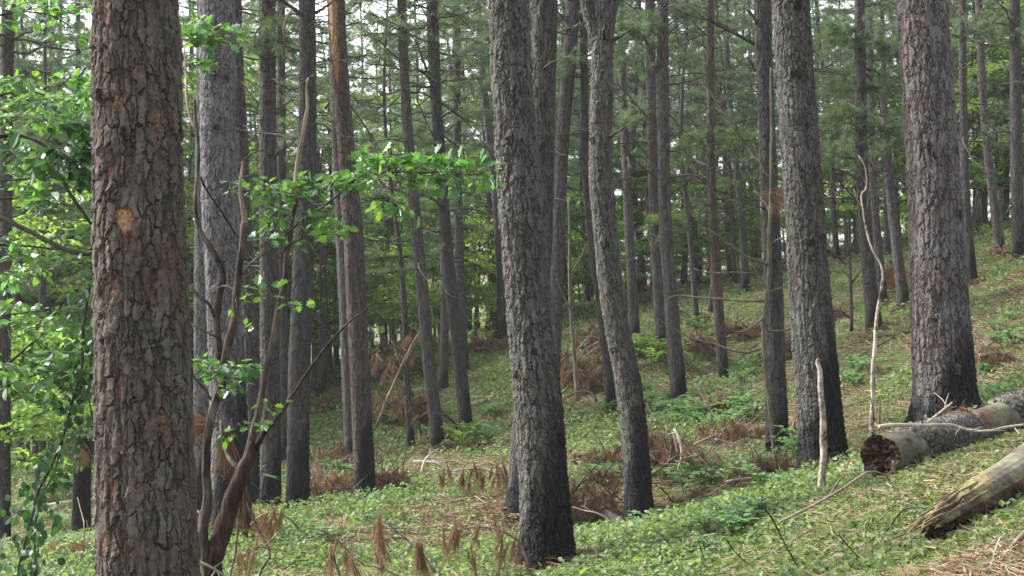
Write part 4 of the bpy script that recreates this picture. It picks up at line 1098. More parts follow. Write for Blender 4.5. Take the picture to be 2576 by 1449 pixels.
def quads(n, K):
    i, j = np.meshgrid(np.arange(n - 1), np.arange(K), indexing='ij'); a = i * K + j; b = i * K + (j + 1) % K
    return np.stack([a, b, b + K, a + K], -1).reshape(-1, 4)


def build_log_one():
    A = P(2213, 1149, 11.1); B = P(2680, 1000, 13.6)
    ra = 54 / F * 11.1; rb = ra * .88
    ga = G(2222, 1205, 5, 30)
    t = thing('fallen_log', (A[0], A[1], A[2] - ra), 'long fallen log with a dark hollow rotten end, flaky bark in sections', 'log', 'fallen logs on the right')
    n, K = 220, 72
    p, r = log_body(A, B, ra, rb, n, K, 3)
    V, bc, th, s = ring_log(p, r, K, 3, .05)
    jag = .07 * (fbm(np.cos(th) * 3 + 5, np.sin(th) * 3 + 5, 8, 4) - .5) * 2
    dirn = norm(B - A); V[0] += dirn * jag[:, None]; V[1] += dirn * jag[:, None] * .6
    mb = MB(); mb.add(V.reshape(-1, 3), quads(n, K)); mb.build('wood', M['log_wood'], t)
    # hollow end: a rough bowl
    m = 14; W = np.empty((m, K, 3))
    for i in range(m):
        f = 1 - i / m; dep = .015 + .06 * (1 - f ** 2)
        rr = ra * f * (.99 if i else 1.)
        off = .075 * (fbm(np.cos(th) * f * 7 + 3, np.sin(th) * f * 7 + 7, 21, 4) - .5) * 2
        q = V[0] if i == 0 else None
        cen = p[0]
        W[i] = cen + (V[0] - cen - dirn * jag[:, None]) * f * .985 + dirn * (dep + off * (1 if i else .3) + (jag if i == 0 else jag * f))[:, None]
    mb = MB(); mb.add(W.reshape(-1, 3), [quads(m, K)[:, ::-1], np.array([[(m - 1) * K + k for k in range(K)]])])
    o = mb.build('rotten_end', M['log_rot'], t); tag(o, 'dark brown hollow rotted end of the log')
    # bark left on two stretches
    for s0, s1 in ((.125, .41), (.6, 1.)):
        i0, i1 = int(s0 * n), int(s1 * n)
        nn = (i1 - i0) * 3; pp = spline(p[i0:i1], nn); r2 = np.linspace(r[i0], r[i1 - 1], nn) + .02
        K2 = 150; V2, bc2, th2, s2 = ring_log(pp, r2, K2, 5, .05)
        ed = fbm(np.cos(th2) * 2.5 + 4, np.sin(th2) * 2.5 + 4, 31, 4)
        V2[:, :] = V2
        L = s2[-1]
        sh = np.stack([np.clip((ed - .3) * .35, 0, .2)] * 1)[0]
        for k_, idx in ((0, 0), (1, -1)):
            pass
        V2 = V2.reshape(nn, K2, 3)
        dl = norm(pp[-1] - pp[0])
        w = np.clip(1 - s2 / .5, 0, 1)[:, None] * sh[None]
        V2 += dl * (w * (1))[..., None]
        V2[0] = pp[0] + (V2[0] - pp[0]) * .9
        z0 = np.zeros(nn * K2)
        b2 = bc2.reshape(-1, 3)
        mb = MB(); mb.add(V2.reshape(-1, 3), quads(nn, K2))
        o = mb.build('bark', M['log_bark'], t, True, {'bc': b2, 'bn': 0 * b2, 'hh': z0 + 9, 'peel': z0, 'knot': z0}); o['char'] = 0.
    # needles caught on top
    q = p[int(.42 * n)] + np.array([0, 0, rb]); cs = q + rng.normal(size=(16, 3)) * np.array([.12, .08, .03]); ds = norm(np.tile(np.array([[.2, -.6, -.6]]), (16, 1)) + rng.normal(size=(16, 3)) * .5)
    v, f = needles(cs, ds, 34, .2, .004, .45, .5); mb = MB(); mb.add(v, f)
    tag(mb.build('needle_clump', M['needle_brown'], None, False), 'brown pine needles draped over the middle of the long hollow log', 'needles')


def build_log_two():
    A = P(2335, 1330, 8.1); B = P(2760, 1065, 10.2)
    r0 = 54 / F * 8.6
    t = thing('fallen_log', (A[0], A[1], A[2] - r0), 'mossy fallen log with a long splintered rotten end in the lower right corner', 'log', 'fallen logs on the right')
    n, K = 150, 80
    p, r = log_body(A, B, r0, r0 * 1.25, n, K, 9)
    V, bc, th, s = ring_log(p, r, K, 9, .06)
    # the first part is broken away: only the upper back stays, tapering to a splintered point
    f = np.clip(s / .78, 0, 1)[:, None]
    up = np.sin(th)[None]; side = np.cos(th)[None]
    nz = fbm(th[None] * 1.6 + 0 * s[:, None], s[:, None] * 3, 4, 4) - .48
    shrink = np.clip(.38 + .62 * f ** .8 + nz * .5 * (1 - f), .12, 1)
    cen = p[:, None, :]
    V = cen + (V - cen) * shrink[..., None]
    V[..., 2] += (1 - f) * (-.02) - .0
    fiber = (fbm(th[None] * 14 + 0 * s[:, None], s[:, None] * 1.2, 14, 3) - .47) * .05 * (1 - f * .75) + (fbm(th[None] * 5 + 0 * s[:, None], s[:, None] * 9, 15, 4) - .47) * .07 * np.clip(1.25 - f * 1.3, 0, 1)
    V += norm(V - cen) * fiber[..., None]
    mb = MB(); q = quads(n, K); ring = np.repeat(np.arange(n - 1), K)
    cut = .45 + .25 * (fbm(np.tile(th, n - 1) * 1.5, ring * .02, 40, 3) - .5) * 2
    rot = (s[ring] / s[-1] < cut * .55 + .12 * (np.tile(side[0], n - 1) * -1) + .1)
    rot |= (s[ring] / s[-1] < .5 + .25 * (fbm(np.tile(th, n - 1) * 2.5, ring * .05, 41, 3) - .5)) & (np.tile(side[0], n - 1) > -.3) & (np.tile(up[0], n - 1) < .62)
    topm = np.tile(up[0], n - 1) > .45
    mb.v.append(V.reshape(-1, 3)); mb.n = n * K
    mb.f.append((q[~rot], 0)); mb.f.append((q[rot & topm], 2)); mb.f.append((q[rot & ~topm], 1)); mb.f.append((np.array([list(range(K))[::-1]]), 1))
    mb.build('wood', [M['log_wood'], M['log_rot'], M['log_splinter']], t)
    mb = MB()
    ln = norm(B - A); u = norm(np.cross(ln, [0, 0, 1.])); w = np.cross(u, ln)
    for i in range(22):
        a = PI * (.15 + .9 * rng.random()); st = .05 + .6 * rng.random(); c = A + ln * st
        rad = r0 * np.clip(.38 + .62 * (st / .78) ** .8, 0, 1) * .98
        p0 = c + rad * (math.cos(a) * u + math.sin(a) * w); l = .12 + .3 * rng.random()
        mb.add(*tube(np.array([p0 + ln * .15 - [0, 0, .01], p0 - ln * l * .4 + rng.normal(size=3) * .008, p0 - ln * l + rng.normal(size=3) * .02 - [0, 0, .02]]), [.009, .007, .002], 5))
    mb.build('splinters', M['log_splinter'], t)
    # bark flap
    i0 = int(.64 * n); nn = 90; pp = spline(p[i0:], nn); r2 = np.linspace(r[i0], r[-1], nn) + .022; K2 = 60
    tt = np.linspace(.28 * PI, .95 * PI, K2)
    V2 = pp[:, None] + r2[:, None, None] * (np.cos(tt)[None, :, None] * u + np.sin(tt)[None, :, None] * w)
    s2 = np.linalg.norm(pp - pp[0], axis=1); V2 += ln * (np.clip(1 - s2 / .3, 0, 1)[:, None] * .2 * fbm(tt * 4, tt * 0, 3, 3)[None])[..., None]
    bc2 = np.stack([np.repeat((r2[:, None] * np.cos(tt))[..., None], 1, -1)[..., 0], r2[:, None] * np.sin(tt), np.repeat(s2[:, None], K2, 1)], -1).reshape(-1, 3)
    i, j = np.meshgrid(np.arange(nn - 1), np.arange(K2 - 1), indexing='ij'); a = i * K2 + j
    mb = MB(); mb.add(V2.reshape(-1, 3), np.stack([a, a + 1, a + K2 + 1, a + K2], -1).reshape(-1, 4)); z0 = np.zeros(nn * K2)
    o = mb.build('bark', M['log_bark'], t, True, {'bc': bc2, 'bn': 0 * bc2, 'hh': z0 + 9, 'peel': z0, 'knot': z0}); o['char'] = 0.


build_log_one(); build_log_two()


def simple_log(px0, py0, px1, py1, w, label, m='stick', group='small fallen logs', lift=.5):
    a = G(px0, py0); b = G(px1, py1); r = w / 2 / F * a[1]
    a[2] += r * lift; b[2] += r * lift
    t = None
    p = spline(np.array([a, (a + b) / 2 + rng.normal(size=3) * .03, b]), 30)
    mb = MB(); mb.add(*tube(p, np.linspace(r, r * .8, 30), 12, True, .18, int(px0)))
    for _ in range(2):
        i = rng.integers(5, 25); dr = norm(rng.normal(size=3) + [0, 0, .6]); mb.add(*tube(np.array([p[i], p[i] + dr * r * 3]), [r * .3, r * .15], 5))
    o = mb.build('fallen_log', M[m]); tag(o, label, 'log', group)


simple_log(20, 1305, 250, 1262, 20, 'pale thin fallen log passing behind the broken stump at left', 'stick_pale')
simple_log(2163, 1098, 2260, 1093, 16, 'short mossy log piece behind the hollow end of the long log', 'log_splinter')
simple_log(1075, 1252, 1185, 1248, 13, 'flat dark log piece in the clearing before the central pine', 'stick')
simple_log(1000, 1262, 1080, 1256, 8, 'pale splintered log piece beside the flat dark one', 'stick_pale')
simple_log(1186, 1022, 1225, 1012, 13, 'short cut log with a rusty end left of the central pine', 'stick')
simple_log(1190, 1003, 1282, 992, 10, 'weathered fallen log just above the short cut log', 'stick')
simple_log(1195, 925, 1280, 902, 8, 'thin dark log high on the slope left of central pine', 'twig')
simple_log(1195, 960, 1280, 947, 6, 'thin stick-like log below the thin dark slope log', 'twig')
simple_log(1495, 1285, 1568, 1325, 20, 'pale barkless log leaning behind the foot of the forked pine', 'stick_pale')
simple_log(1310, 1452, 1575, 1395, 22, 'pale stripped log in front of the burnt central trunk', 'stick_pale', lift=.8)
simple_log(780, 1030, 862, 1012, 10, 'dark log under brown branches left of the peeled pine', 'twig_dark')
simple_log(2110, 880, 2290, 838, 9, 'dark slope log behind the great right pine', 'twig_dark')
simple_log(2150, 905, 2250, 850, 7, 'dark slanting log crossing the slope log behind the birch stem', 'twig_dark')
simple_log(2010, 1243, 2130, 1243, 9, 'brown stick-like log lying at the foot of the white birch stick', 'shrub_mid')


# ------------------------------------------------------------------ birch sticks, bare saplings
def stick_thing(name, pts, d, m, label, cat, group=None, branches=(), k=9, wob=.15, seed=0, dd=0.):
    x = (pts[0][0] - CX) / F * d
    t = thing(name, P(pts[0][0], pts[0][1], d), label, cat, group)
    mb = MB(); px_tube(mb, pts, d, wob, k, seed, 1., 0, dd); mb.build('trunk', M[m], t)
    for i, br in enumerate(branches):
        mb = MB(); px_tube(mb, [(a, b, w * (1. if m == 'birch' else 1.25)) for a, b, w in br], d, .1, 5, seed + i + 1, 1.2, 0, .4 * rng.normal()); mb.build('branch', M[m if m != 'birch' else 'shrub_mid'], t)
    return t


g = G(2066, 1238); dB = float(g[1])
stick_thing('birch_stick', [(2066, 1245, 24), (2069, 1200, 19), (2075, 1150, 17), (2071, 1090, 17), (2070, 1040, 14), (2062, 985, 14), (2063, 940, 11), (2056, 912, 11), (2059, 902, 4)], dB, 'birch',
            'broken white birch stick standing before the tall pine with black foot', 'dead stick', None, [[(2062, 1150, 4), (2042, 1180, 4), (2030, 1090, 2)], [(2080, 1125, 3), (2100, 1122, 2), (2116, 1121, 1.5)], [(2076, 1200, 4), (2090, 1140, 3), (2135, 1148, 2)]], 12, .42, 5)
dS = 12.3
stick_thing('bare_sapling', [(2199, 1115, 15), (2194, 1060, 12), (2196, 1000, 11), (2194, 940, 11), (2201, 860, 10), (2205, 800, 9), (2214, 740, 8), (2222, 690, 7), (2214, 660, 5), (2196, 630, 5), (2180, 580, 5), (2170, 520, 4), (2166, 490, 4), (2180, 470, 4), (2176, 420, 3), (2160, 390, 2)],
            dS, 'birch', 'slender pale sapling rising from behind the hollow log end', 'sapling', None,
            [[(2178, 560, 4), (2186, 480, 3), (2180, 470, 3), (2192, 430, 3), (2200, 400, 2), (2215, 350, 1.5)], [(2172, 525, 3), (2155, 498, 3), (2150, 480, 2)], [(2182, 470, 3), (2168, 440, 3), (2150, 420, 2)], [(2212, 1110, 6), (2213, 1060, 5), (2214, 1010, 4)], [(2200, 1060, 3), (2190, 1000, 2), (2180, 985, 1.5)]], 9, .35, 8)
gs = G(1935, 1165)
stick_thing('bare_sapling', [(1950, 1170, 10), (1945, 1100, 10), (1938, 1040, 10), (1930, 980, 11), (1926, 930, 12), (1922, 860, 13), (1924, 800, 13), (1930, 745, 13), (1934, 700, 12), (1936, 620, 10), (1937, 540, 9), (1940, 450, 8), (1941, 350, 7), (1940, 250, 6), (1940, 170, 5)], 21.5, 'sapling',
            'thin grey bare sapling with long drooping side branches before a dark pine', 'sapling', None,
            [[(1923, 872, 7), (1900, 880, 6), (1870, 886, 5), (1830, 878, 5), (1790, 862, 4), (1750, 855, 4), (1700, 830, 3), (1650, 800, 3), (1620, 793, 2)], [(1924, 757, 7), (1870, 757, 6), (1810, 752, 5), (1750, 748, 4), (1700, 742, 3), (1670, 760, 2)],
             [(1932, 730, 6), (1910, 700, 5), (1890, 660, 4), (1855, 625, 4), (1820, 600, 3), (1780, 575, 3)], [(1935, 665, 6), (1900, 655, 5), (1870, 640, 4), (1820, 605, 3)], [(1930, 735, 6), (1960, 725, 4), (1980, 718, 3)], [(1926, 815, 6), (1935, 832, 5), (1960, 832, 4), (1990, 828, 3)],
             [(1920, 800, 5), (1890, 825, 4), (1860, 836, 4), (1835, 828, 3), (1832, 820, 2)], [(1935, 620, 5), (1955, 603, 4), (1975, 598, 3)], [(1920, 690, 3), (1850, 685, 3), (1790, 687, 3), (1745, 675, 2)], [(1922, 860, 4), (1900, 868, 3), (1870, 895, 2)], [(1938, 560, 4), (1930, 520, 3), (1900, 480, 2)], [(1940, 450, 3), (1915, 420, 3), (1895, 360, 2)]], 9, .1, 12)
stick_thing('bare_sapling', [(1455, 1010, 13), (1450, 930, 11), (1444, 870, 10), (1438, 800, 9), (1434, 700, 8), (1432, 600, 6), (1430, 500, 5)], 30., 'sapling', 'pale thin sapling right of the central pine on the mid slope', 'sapling', None,
            [[(1448, 920, 4), (1470, 880, 3), (1490, 840, 2)], [(1436, 780, 4), (1415, 740, 3), (1400, 700, 2)], [(1434, 690, 4), (1460, 650, 3), (1475, 610, 2)], [(1432, 600, 3), (1415, 560, 2)]], 7, .1, 21)
stick_thing('bare_sapling', [(2140, 830, 10), (2142, 780, 9), (2140, 720, 8), (2136, 660, 7), (2130, 600, 5), (2128, 540, 3)], 29., 'twig_dark', 'crooked dark sapling left of the tufted pine foot', 'sapling', None,
            [[(2141, 800, 7), (2122, 790, 5), (2112, 770, 4)], [(2140, 720, 5), (2160, 690, 4), (2175, 670, 3)], [(2138, 700, 5), (2120, 680, 4), (2105, 650, 3)], [(2134, 640, 4), (2150, 600, 3)]], 7, .2, 25)


# long stick over the hollow log and other sticks worth a label
def ground_stick(pts, d, w, label, m='stick', cat='stick'):
    mb = MB()
    W = [(a, b, w * (1 - .5 * i / len(pts))) for i, (a, b) in enumerate(pts)]
    c = px_tube(mb, W, d, .12, 7, int(pts[0][0]), 1., 0, .3)
    for _ in range(3):
        i = rng.integers(4, len(c) - 2); dr = norm(norm(c[i, :3] - c[i - 1, :3]) + rng.normal(size=3) * .7); l = .06 + .18 * rng.random()
        mb.add(*tube(np.array([c[i, :3], c[i, :3] + dr * l * .5, c[i, :3] + dr * l + rng.normal(size=3) * .02]), [c[i, 3] * .5, c[i, 3] * .4, c[i, 3] * .2], 4))
    o = mb.build('stick', M[m]); tag(o, label, cat, 'sticks on the forest floor'); return o


ground_stick([(2212, 1073), (2260, 1068), (2330, 1070), (2390, 1068), (2440, 1082), (2490, 1083), (2530, 1074), (2590, 1066)], 10.9, 11, 'long pale stick resting across the hollow log', 'stick_pale')
ground_stick([(2335, 1062), (2365, 1036), (2395, 1012)], 11.3, 7, 'short pale stick pointing up from the hollow log at the great pine', 'stick_pale')
ground_stick([(2245, 1160), (2255, 1200), (2262, 1222)], 10.8, 6, 'thin stick leaning against the dark hollow end', 'stick')
ground_stick([(1960, 1315), (2040, 1275), (2110, 1235), (2170, 1195), (2195, 1187), (2225, 1195), (2242, 1215)], 10.6, 7, 'long arched grey twig in front of the hollow log end', 'stick')
ground_stick([(2576, 1340), (2545, 1375), (2520, 1400), (2490, 1425)], 7.1, 17, 'thick grey stick in the bottom right corner', 'stick')
ground_stick([(1915, 1265), (1945, 1310), (1975, 1370), (2010, 1430), (2040, 1470)], 8.8, 4.5, 'dark bare twig slanting up from the bottom edge right of centre', 'twig_dark')
ground_stick([(2110, 1345), (2135, 1375), (2170, 1410), (2230, 1440), (2260, 1460)], 8.3, 4, 'dark curved twig low before the splintered log', 'twig_dark')
ground_stick([(1755, 1360), (1770, 1400), (1785, 1455)], 10.3, 3.5, 'small upright dark twig at the bottom right of the burnt pines', 'twig_dark')
ground_stick([(1825, 1355), (1850, 1390), (1890, 1425), (1930, 1450)], 9.7, 3.5, 'thin brown twig drooping to the bottom edge', 'twig')
ground_stick([(1660, 1225), (1690, 1260), (1720, 1330)], 18., 5, 'thin twig standing right of the forked pine foot', 'twig')
ground_stick([(1540, 1310), (1500, 1290), (1470, 1285), (1440, 1275)], 17., 5, 'brown twig between the burnt feet of two pines', 'stick')
ground_stick([(500, 1412), (540, 1432), (575, 1455)], 8.9, 8, 'pale twig end low beside the dead shrub', 'stick_pale')
ground_stick([(795, 1328), (840, 1352), (870, 1380), (890, 1400)], 15., 6, 'thin grey twig in the green left of the hanging brown clumps', 'stick')
ground_stick([(1060, 1190), (1068, 1160), (1085, 1140), (1105, 1128)], 24., 6, 'pale crooked stick standing in the brown brush of the clearing', 'stick_pale')
ground_stick([(1150, 1195), (1125, 1180), (1100, 1165), (1040, 1160)], 24., 8, 'pale bent branch lying behind the hanging brown needles', 'stick_pale')
ground_stick([(1455, 1030), (1420, 1010), (1370, 990)], 28., 4, 'faint twig low behind the central pine', 'twig')
ground_stick([(1500, 1010), (1490, 990), (1460, 985), (1420, 1000)], 27., 7, 'dark arched root-like branch right of the central pine', 'twig_dark')
ground_stick([(950, 1065), (975, 1000), (1010, 930), (1040, 870), (1065, 825)], 33., 7, 'long pale leaning pole in the brown brush near thin bent pine', 'stick')
ground_stick([(1040, 1000), (1015, 930), (995, 870), (985, 860)], 33., 7, 'dark leaning branch crossing the pale pole', 'twig_dark')
ground_stick([(1705, 1180), (1715, 1140), (1705, 1095), (1695, 1080)], 20.5, 8, 'pale forked stick rising from the brown brush pile', 'stick_pale')
ground_stick([(1580, 1220), (1650, 1215), (1720, 1205), (1760, 1190)], 20.3, 5, 'grey stick lying under the brown brush pile', 'stick')
ground_stick([(1800, 1105), (1840, 1115), (1880, 1130)], 24., 5, 'pale stick lying among the ferns near sapling', 'stick_pale')


# ------------------------------------------------------------------ fallen pine branches with brown needles
def brown_branch(pts, d, w, clumps, label, hang=.22, per=70, m='stick', up=0., wd=.0032, loose=.24):
    """pts: pixels of the stem; clumps: pixels of the hanging needle bunches"""
    p0 = P(*pts[0], d)
    t = thing('fallen_pine_branch', p0, label, 'fallen branch', 'fallen branches with brown needles')
    mb = MB(); c = px_tube(mb, [(a, b, w * (1 - .6 * i / len(pts))) for i, (a, b) in enumerate(pts)], d, .1, 6, int(pts[0][0]), 1., 0, .35 * rng.normal())
    cs = np.array([P(a, b, d + .08 * rng.normal()) for a, b in clumps])
    for q in cs:
        i = np.argmin(np.linalg.norm(c[:, :3] - q, axis=1))
        mb.add(*tube(np.array([c[i, :3], (c[i, :3] + q) / 2 + [0, 0, .03], q]), [.006, .005, .004], 4))
    ds = norm(np.tile(np.array([[0, 0, -1.]]), (len(cs), 1)) + rng.normal(size=(len(cs), 3)) * loose)
    if loose > .3:
        for _ in range(7):
            i = rng.integers(1, len(c)); e = norm(rng.normal(size=3) + [0, 0, .5]) * (.2 + .75 * rng.random()); mb.add(*tube(np.array([c[i, :3], c[i, :3] + e * .5 + rng.normal(size=3) * .03, c[i, :3] + e]), [.011, .008, .004], 4))
    kk = int(per * (.75 if loose < .3 else .5)); v, f = needles(cs, ds, kk, hang * np.repeat(.55 + .7 * rng.random((len(cs), 1)), kk, 0), wd * .8 * d / 12, .16 + .45 * max(0, loose - .24), .35, .14); nb = MB(); nb.add(v, f); nb.build('needles', M['needle_brown'], t, False); mb.build('branch', M[m], t)
    return t


brown_branch([(1095, 1440), (1060, 1395), (1010, 1345), (975, 1325), (952, 1310)], 12., 8, [(952, 1312), (956, 1325), (950, 1345), (958, 1350), (953, 1365), (960, 1370)], 'arched twig with one long brown needle bunch hanging at its left tip', .3)
brown_branch([(1330, 1425), (1318, 1390), (1300, 1360), (1265, 1338), (1230, 1326), (1190, 1326), (1150, 1335)], 12., 9,
             [(1118, 1362), (1130, 1365), (1145, 1335), (1142, 1345), (1150, 1352), (1198, 1340), (1200, 1355), (1248, 1322), (1252, 1340), (1256, 1360), (1260, 1385), (1268, 1390), (1295, 1365), (1300, 1385)], 'arched branch with a row of brown needle bunches touching the burnt central trunk', .27)
brown_branch([(1010, 1452), (960, 1430), (915, 1420)], 11.6, 7, [(880, 1412), (870, 1400), (890, 1420), (955, 1425), (962, 1430)], 'low twig with brown needle bunches at the bottom edge left of centre', .24)
brown_branch([(1090, 1470), (1070, 1420), (1055, 1390)], 11.5, 6, [(1058, 1390), (1063, 1395), (1054, 1402), (1050, 1395)], 'thick upright brown needle bunch at the bottom edge', .28, 120)
brown_branch([(860, 1470), (845, 1420), (830, 1390)], 11.7, 6, [(835, 1395), (842, 1385), (832, 1405)], 'loose brown needle bunch at the bottom, leftmost of the front bunches', .26)
brown_branch([(1200, 1470), (1195, 1430), (1188, 1405)], 11.6, 6, [(1188, 1402), (1193, 1410), (1184, 1412)], 'small brown needle bunch at the bottom edge between the front bunches', .25)
brown_branch([(750, 1330), (720, 1300), (680, 1290), (650, 1300), (630, 1320)], 13., 6, [(640, 1300), (655, 1295), (670, 1292), (690, 1292), (705, 1296), (668, 1300), (682, 1310), (690, 1320)], 'drooping brown branch arching right of the dead shrub foot', .3, 60)
brown_branch([(700, 1340), (660, 1380), (600, 1420)], 10.5, 5, [(610, 1400), (625, 1395), (640, 1385), (600, 1410)], 'brown drooping branch low in front of the dead shrub', .24, 60)
brown_branch([(1285, 1215), (1240, 1190), (1200, 1178), (1140, 1185)], 21.5, 9, [(1115, 1195), (1108, 1205), (1165, 1195), (1160, 1205), (1185, 1190), (1195, 1180), (1210, 1195), (1180, 1215), (1215, 1210), (1130, 1188)], 'dark brown needled branch left of the central pine foot, left of the pair', .3, 90)
brown_branch([(1290, 1225), (1265, 1195), (1235, 1185)], 21.2, 8, [(1235, 1190), (1250, 1180), (1262, 1190), (1270, 1180), (1255, 1205), (1275, 1215), (1240, 1215), (1280, 1200)], 'dark brown needled branch against the hidden pine foot, right of the pair', .3, 90)
brown_branch([(945, 1078), (975, 1000), (1010, 920), (1040, 860), (1062, 828)], 33., 8, [(1055, 835), (1045, 850), (1030, 845), (1020, 855), (1010, 880), (1035, 870), (1000, 890), (990, 920), (980, 905), (1015, 910), (970, 940), (960, 960), (985, 960), (1000, 950), (950, 990), (970, 1000), (1040, 900), (955, 1020)],
             'tall leaning dead branch with rusty needles left of the thin bent pine, upper of two', .3, 70, 'stick', 0, .0034, .3)
brown_branch([(1060, 1090), (1030, 1010), (985, 930), (945, 890)], 33.4, 7, [(950, 895), (945, 910), (960, 905), (975, 935), (935, 905), (990, 950), (1000, 985), (1010, 970), (1020, 1000), (1030, 1030), (1005, 1020), (985, 1000), (1045, 1050), (940, 925)],
             'leaning dead branch with rusty needles crossing the pale pole, lower of two', .28, 70, 'twig', 0, .0034, .3)
# heaps: centre, spread, number of branches, height
HEAPS = [(870, 1215, 60, 38, 5), (800, 1262, 45, 20, 3), (985, 1215, 40, 28, 4), (900, 1140, 45, 35, 4), (985, 1000, 45, 60, 6), (1000, 900, 40, 50, 5), (1060, 1020, 30, 40, 3), (830, 1015, 45, 18, 3), (1230, 862, 45, 20, 4), (1050, 850, 25, 25, 2), (1140, 1085, 40, 25, 3),
         (1455, 925, 40, 45, 4), (1495, 850, 40, 35, 4), (1690, 1160, 75, 45, 7), (1640, 1120, 45, 35, 3), (1500, 1140, 35, 25, 2), (1830, 1015, 50, 25, 3), (1850, 820, 50, 25, 3), (1740, 790, 40, 20, 2), (1780, 860, 30, 30, 2), (1930, 1180, 25, 35, 2), (2270, 690, 30, 50, 3), (2110, 785, 30, 25, 2),
         (2520, 628, 35, 14, 2), (1690, 730, 60, 18, 3), (1480, 1240, 25, 45, 2), (1850, 1080, 40, 25, 2), (2380, 690, 20, 20, 1), (560, 1330, 30, 30, 2), (1970, 870, 14, 40, 2), (240, 1400, 30, 20, 2), (2480, 890, 60, 40, 2)]
for cx, cy, rx, ry, n in HEAPS:
    for q in range(int(n * 1.5 + .5)):
        a = 2 * PI * rng.random(); r = math.sqrt(rng.random())
        px, py = cx + rx * r * math.cos(a), cy + ry * r * math.sin(a)
        g0 = G(px, min(1445, cy + ry)); d = float(g0[1]) + .3 * rng.normal()
        s = F / d; L = (.8 + .7 * rng.random()) * s * .5; sl = (rng.random() - .5) * .8; sg = rng.choice([-1, 1])
        gy = project(np.array([(px - CX) / F * d, d, float(Z(np.array([(px - CX) / F * d]), np.array([d]))[0])]))[1]
        h = max(gy - py, .12 * s)
        pts = [(px - sg * L, gy - .03 * s), (px - sg * L * .4, gy - h * .6), (px, gy - h), (px + sg * L * .5, gy - h * .85)]
        cl = [(px + (rng.random() - .4) * sg * L * 1.3, gy - h * (.35 + .8 * rng.random())) for _ in range(int(rng.integers(12, 22)))]
        t = brown_branch(pts, d, 5 + 3 * rng.random(), cl, None, .2 + .16 * rng.random(), 60, 'twig' if rng.random() < .5 else 'stick', 0, .0042, .62)
        later(t, 'brown-needled branch', P(px, py, d))


# ------------------------------------------------------------------ leafy plants of the floor
def plant_proto(k, H, nst, leaf, pairs, mm):
    t = bpy.data.objects.new('leafy_plant', None); COL.objects.link(t); t['category'] = 'plant'
    S = MB(); pos = []; yd = []; za = []
    for q in range(nst):
        az = 2 * PI * (q + rng.random()) / nst; L = H * (.7 + .5 * rng.random())
        e = np.array([math.cos(az) * L * .6, math.sin(az) * L * .6, L * .75]); p = spline(np.array([[0, 0, -.02], e * np.array([.35, .35, .7]), e + [0, 0, -.08 * L]]), 12)
        S.add(*tube(p, np.linspace(.005, .002, 12), 4))
        for i in range(pairs):
            u = .35 + .65 * i / pairs; a = p[int(u * 11)]; f = norm(p[min(11, int(u * 11) + 1)] - p[int(u * 11) - 1])
            side = norm(np.cross(f, [0, 0, 1.]))
            for sg in (-1, 1):
                pos.append(a); yd.append(norm(side * sg + f * .55 + np.array([0, 0, .12 * rng.normal()]))); za.append(norm(np.array([0, 0, 1.]) + rng.normal(size=3) * .25))
        pos.append(p[-1]); yd.append(norm(p[-1] - p[-3])); za.append(np.array([0, 0, 1.]))
    S.build('stem', M['twig'], t)
    v, f = scatter(LEAF_V, LEAF_F, np.array(pos), np.array(yd), np.array(za), leaf * (.7 + .5 * rng.random(len(pos))))
    Lm = MB(); Lm.add(v, f); Lm.build('leaves', M[mm], t, False)
    return t


PL = [plant_proto(0, .42, 5, .095, 6, 'leaf_plant'), plant_proto(1, .55, 6, .09, 7, 'leaf_plant'), plant_proto(2, .26, 5, .075, 4, 'leaf_plant'), plant_proto(3, .75, 5, .1, 7, 'leaf_under')]
pused = set()
zones = [(1640, 1020, 80, 40, 20, (0, 1)), (1740, 1055, 60, 30, 14, (0, 1)), (1840, 1060, 70, 40, 16, (0, 1)), (1580, 1090, 50, 60, 12, (0, 1)), (1215, 1110, 50, 40, 16, (0, 1)), (1150, 1120, 40, 20, 6, (0, 3)), (2020, 1170, 30, 25, 6, (0, 1)), (1480, 1200, 50, 50, 10, (0, 2)), (1960, 1230, 60, 30, 8, (0, 2)),
         (1640, 900, 60, 40, 10, (1, 3)), (1720, 830, 80, 40, 8, (1, 2)), (980, 1080, 60, 30, 8, (3, 2)), (880, 980, 80, 40, 8, (2, 3)), (860, 1180, 60, 60, 8, (2, 0)), (330, 1250, 200, 60, 14, (1, 3)), (120, 1300, 110, 80, 16, (1, 3)), (2130, 960, 60, 30, 6, (2, 0)), (2500, 870, 60, 50, 6, (2, 0)),
         (1750, 1210, 80, 30, 10, (0, 2)), (1830, 1330, 120, 60, 8, (2, 2)), (2480, 1010, 60, 15, 3, (0, 2)), (800, 1350, 80, 40, 6, (2, 2)), (1150, 870, 60, 25, 8, (3, 1)), (2490, 610, 60, 20, 6, (3, 2)), (1880, 950, 50, 40, 6, (1, 2))]
for cx, cy, rx, ry, n, kinds in zones:
    for q in range(n):
        px = cx + rx * rng.normal() * .6; py = cy + ry * rng.normal() * .6
        p = G(px, min(py, 1449)); k = int(rng.choice(kinds)); sc = .75 + .5 * rng.random()
        if k not in pused:
            pused.add(k); o = PL[k]; o.location = tuple(float(c) for c in p); o.scale = (sc,) * 3; o['group'] = 'leafy plants of the forest floor'
        else:
            o = copy_tree(PL[k], p, 6.28 * rng.random(), sc, None, 'leafy plants of the forest floor')
        later(o, ['bluish green leafy plant', 'taller bluish green plant', 'small fresh green plant', 'upright green plant'][k], p)

